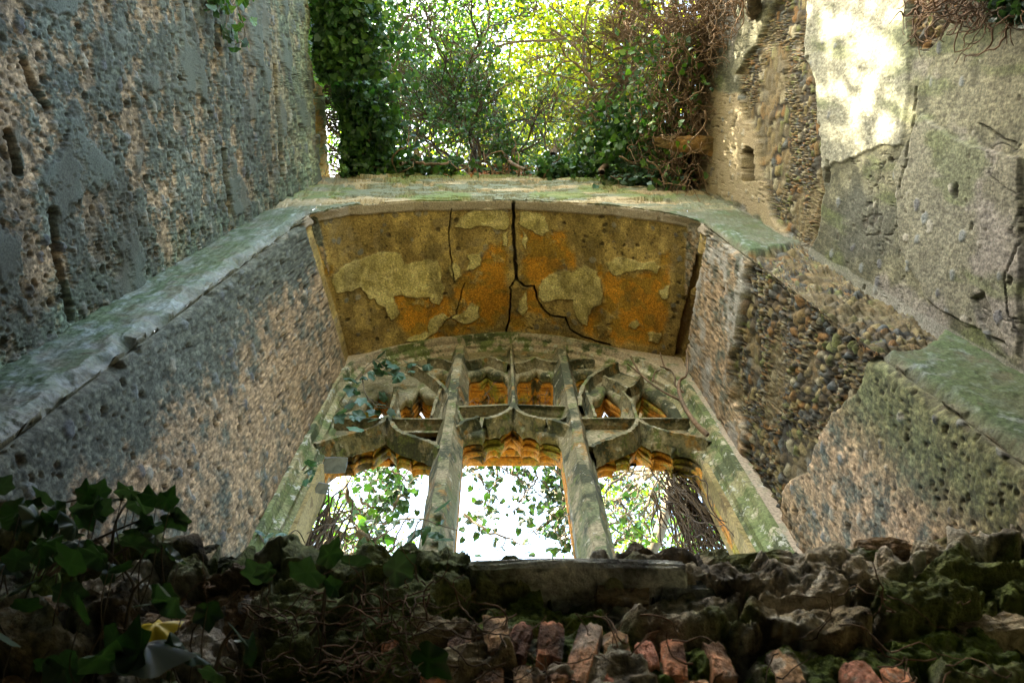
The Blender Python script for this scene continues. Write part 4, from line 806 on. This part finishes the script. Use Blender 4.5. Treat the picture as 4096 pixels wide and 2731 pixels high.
# ivy heap at the right corner, above the timber
n = 2600; c = np.array([1.75, 1.0, 10.5]); pl_ = c + RNG.normal(size=(n, 3)) * np.array((.33, .35, .33))
plant('ivy', 'dark ivy heap in the upper right corner above the broken timber', 'ivy', (2.2, 1.3, 10.2), [(walk((2.3, 1.2, 10.3), (-1, RNG.normal() * .5, .2), 1.0, .05, .35), .012, .004) for _ in range(50)], pl_, .085, G_IVY, sm=M_VINE)
limb('dark broken ivy stump near the top of the right wall', [onX(3020, 60, XR - .02), onX(3010, 0, XR - .12), onX(3030, -60, XR - .15)], .07, .055, name='ivy_stump')
limb('thick curved branch crossing the bright leaves at the top right', [onZ(2700, -60, 11.3), onZ(2690, 20, 11.2), onZ(2680, 60, 11.1), onZ(2720, 115, 11.0)], .06, .05, 'branch', 'branch')
# vines over the hole high on the right wall
L = []
for k in range(120): a = onX(U_(3650, 4080), U_(-60, 50), XR - .04); L.append((walk(a, (-.3, .6, -.6), U_(.1, .45), .025, .4, (0, .03, -.03)), U_(.003, .009), .002))
n = 60; pl_ = np.array([onX(U_(3950, 4100), U_(-20, 90), XR - .08) for _ in range(n)])
plant('dead_vine', 'dark dead vine tuft hanging into the top right corner', 'vine', onX(3900, -40, XR), L, pl_, .06, G_DARK, sm=M_VINE)

# ------------------------------------------------------------------ trees
def tree(label, root, trunk, crown, n, size, cols, group='trees around the tower', kind='oval', nb=5, r=.14, limbL=2.5):
    """trunk = list of points, crown = list of (centre, radii) clumps"""
    root = np.array(root, float); t = thing('tree', label, 'tree', root, group)
    P = smooth_line(trunk, 6); lines = [(P - root, r, r * .45)]; tot = sum(np.prod(c[1]) ** (2 / 3) for c in crown)
    pts = []
    for c, rad in crown:
        c = np.array(c, float); rad = np.array(rad, float); k = max(int(n * np.prod(rad) ** (2 / 3) / tot), 8)
        i = np.argmin(np.linalg.norm(P - c, axis=1)); i = max(i - 2, 0); d = c - P[i]; Ld = np.linalg.norm(d) + .01
        lines += [(q - root, a * 1.0, b) for q, a, b in branchy(P[i], d, Ld * 1.15, r * .35, 2, .12, (0, 0, 0), (3, 5), .6, .15, [], .5)]
        sub = c + RNG.normal(size=(max(k // 28, 3), 3)) * rad * .5
        for s_ in sub:
            lines.append((np.array([c + (s_ - c) * .1, s_]) - root, .012, .004))
        w_ = sub[RNG.integers(0, len(sub), k)] + RNG.normal(size=(k, 3)) * np.minimum(rad, 1.2) * .20; pts.append(w_)
    tubes('trunk', lines, M_BARK, t, 6); leaves('crown', np.concatenate(pts) - root, size, M_TLEAF, t, cols, kind); return t
def V3(u, v, y): return onY(u, v, y)
def VZ(u, v, z): return onZ(u, v, z)
# seen over the wall top
tree('tall tree with yellow-green sunlit crown high above the right of the opening', (3.5, 5.5, GZ), [(3.5, 5.5, GZ), (3.3, 5.2, 8), (2.6, 3.6, 16)],
  [(VZ(u, v, z), (1.6, 1.6, 1.0)) for u, v, z in [(2350,300,17),(2500,200,18),(2250,150,18),(2600,420,17),(2450,480,17),(2150,420,18),(2750,250,18),(2300,560,17),(2000,560,17)]], 16000, .13, G_YEL)
tree('tall green tree arching over the top of the opening', (-3.5, 6.0, GZ), [(-3.5, 6, GZ), (-3.2, 5.5, 8), (-2.0, 2.8, 17)],
  [(VZ(u, v, z), (1.5, 1.5, 1.0)) for u, v, z in [(1500,80,18),(1700,60,18),(1950,40,19),(2150,60,18),(1600,250,18),(1850,200,19),(1700,420,18),(1900,350,18),(1450,300,17),(1400,500,17),(1650,600,17)]], 12000, .12, G_LITE + G_IVY + G_YEL[2:3])
# seen through the window
tree('sunlit yellow-green tree seen low through the left light of the window', (-3.4, 9, GZ), [(-3.4, 9, GZ), (-3.3, 9, 6), (-3.2, 9, 12)],
  [(V3(u, v, 9), (.8, .8, .8)) for u, v in [(1330,2150),(1400,2230),(1480,2290),(1380,2080),(1290,2230),(1450,2180),(1540,2330),(1350,2000),(1330,2330)]], 3000, .085, G_YEL[2:3] + G_LITE + G_IVY[:2])
tree('green leafy tree with a leaning brown trunk seen through the right light of the window', (2.6, 7, GZ), [V3(2620, 2500, 6), V3(2590, 2260, 6), V3(2640, 2120, 6), V3(2680, 1960, 6), V3(2690, 1850, 6), V3(2720, 1780, 6)],
  [(V3(u, v, 8), (.7, .7, .7)) for u, v in [(2500,2180),(2560,2060),(2650,1950),(2760,2080),(2480,2100),(2800,2180),(2620,2200),(2730,1880),(2560,1980),(2850,2150),(2420,2020)]], 3200, .09, G_LITE + G_YEL[2:3], r=.11)
L = []
def hanging(label, y, arms, nper, size, cols, root, r=.02, off=.14):
    lines = []; pts = []
    for a in arms:
        ln = smooth_line([V3(u, v, y + RNG.normal() * .1) for u, v in a], 7); ln += RNG.normal(size=ln.shape) * .015; lines.append((ln, r, r * .3))
        for k in range(int(len(ln) * .62)):
            i = RNG.integers(0, len(ln)); tw_ = walk(ln[i], RNG.normal(size=3), U_(.2, .6), .05, .3); lines.append((tw_, r * .3, .003)); pts.append(tw_[RNG.integers(1, len(tw_), nper)] + RNG.normal(size=(nper, 3)) * off * .5)
    return plant('hanging_branch', label, 'branch', root, lines, np.concatenate(pts) if nper else None, size, cols, 'ivy', M_LEAF, M_BARK, rnd=1, pn=('branches', 'foliage'))
Yh = 4.6
hanging('leafy ivy branch hanging outside the left light of the window', Yh, [[(1400,1850),(1480,1900),(1560,1950),(1640,1990)],[(1500,1860),(1600,1900),(1690,1930)],[(1440,1990),(1500,2030),(1560,1960)],[(1600,1980),(1560,2060),(1480,2120)],[(1450,1880),(1520,1850),(1600,1860)]], 7, .10, [(.02, .05, .02), (.03, .065, .02)], V3(1380, 1800, Yh))
hanging('crooked dark branch crossing the left light of the window down to its sill', Yh - .6, [[(1370,1840),(1380,1960),(1420,2050),(1440,2150),(1470,2230),(1480,2330)],[(1440,2130),(1510,2190),(1560,2210)],[(1300,2060),(1340,2120),(1400,2160),(1420,2260)],[(1290,2130),(1350,2180),(1400,2220)]], 2, .09, G_IVY, V3(1370, 1800, Yh - .6), .03)
hanging('leafy twigs hanging across the top of the middle light of the window', Yh, [[(1850,1830),(1900,1900),(1950,1960),(1930,2060)],[(1980,1800),(1990,1880),(1960,1980),(1940,2060)],[(2060,1780),(2050,1880),(2100,1950),(2060,2040)],[(2120,1800),(2150,1900),(2100,1980)],[(1880,1880),(1960,1860),(2060,1900)],[(1960,1820),(2040,1840),(2120,1830)],[(1860,2060),(1960,2120),(2100,2180)]], 4, .085, [(.02, .045, .02), (.03, .06, .02)], V3(2000, 1750, Yh))
hanging('dark twiggy branch hanging down the right side of the middle light', Yh, [[(2180,1800),(2230,1900),(2260,2000),(2260,2100),(2270,2190)],[(2280,1820),(2290,1950),(2250,2050),(2220,2130)],[(2330,1830),(2320,1950),(2290,2050),(2280,2150)],[(2260,2000),(2200,2080),(2140,2130)],[(2300,1900),(2240,1960),(2180,1990)]], 6, .09, [(.02, .04, .02), (.03, .06, .02)], V3(2230, 1750, Yh), .025)
hanging('fine bare twigs spreading down the right light of the window', Yh, [[(2560,1830),(2520,1900),(2480,1990),(2440,2060)],[(2600,1820),(2560,1930),(2540,2020)],[(2640,1840),(2620,1950),(2560,2060)],[(2500,1900),(2440,1940),(2410,2000)],[(2700,1880),(2640,1960),(2500,2060)],[(2520,1880),(2460,1900),(2420,1920)],[(2750,1850),(2680,1900),(2600,1930)],[(2480,2000),(2520,2080),(2500,2160)]], 1, .09, [(.02, .05, .03)], V3(2560, 1780, Yh), .018)
hanging('leafy branch low in the right light and behind the right mullion', Yh + 1, [[(2300,2100),(2380,2080),(2460,2120),(2540,2180)],[(2440,2180),(2520,2140),(2600,2150)],[(2700,2150),(2760,2100),(2820,2140)],[(2380,2150),(2440,2100),(2520,2050)]], 5, .09, G_LITE + G_IVY, V3(2400, 2250, Yh + 1))

# unseen tree, its crown thinned by outline to shape the right wall's sun patch
def canopy():
    RNG = np.random.default_rng(5); U_ = RNG.uniform
    root = np.array((-9.5, -4.0, GZ)); t = thing('tree', 'unseen tall broad tree outside the left wall, its crown shaped to dapple the sunlight on the right wall', 'tree', root)
    y = U_(-1.8, 3.4, 23000); z = U_(1.5, 11.0, 23000); k = np.stack([np.full_like(y, XR), y, z], 1); U = px(k)
    open_ = np.zeros(len(y))
    Wq = U + 22 * (np.stack([fbm(k, 2.2, 3, 401), fbm(k, 2.2, 3, 405)], 1) - .5)
    for p_, a in (([(1960,-200),(2080,-200),(2085,120),(2070,240),(2000,330),(1930,330),(1910,280),(1990,200),(1990,100)], 1.0), ([(1850,-200),(2110,-200),(2100,250),(2085,370),(2090,440),(1910,420),(1870,300),(1850,100)], .88), ([(1890,370),(2100,370),(2100,460),(1960,450),(1890,420)], .84),
       ([(1650,230),(1700,240),(1735,330),(1700,400),(1650,400)], 1.0), ([(1560,-150),(1760,-150),(1790,40),(1740,170),(1650,180),(1560,60)], .9)): open_ = np.maximum(open_, poly(Wq, p_, 4) * a)
    nz = fbm(k, 4.5, 3, 411); keep = RNG.random(len(y)) > open_ * (.79 + .22 * ss(.44, .58, nz))
    P_ = k[keep] + SUN[None] * U_(10.5, 13, keep.sum())[:, None]; P_ = P_ - root
    lines = [(np.array([(0, 0, 0), (.1, 0, 5), (.4, .1, 10), (.6, .1, 20)]), .3, .08)]
    for q in range(40):
        i = RNG.integers(0, len(P_)); lines.append((smooth_line([(.4, .1, P_[i][2] * .7), (P_[i] + np.array([.4, .1, P_[i][2]])) / 2, P_[i]], 4), .05, .01))
    tubes('trunk', lines, M_BARK, t, 6); leaves('crown', P_, .19, M_TLEAF, t, G_LITE, 'oval', SUN, .5)
canopy()
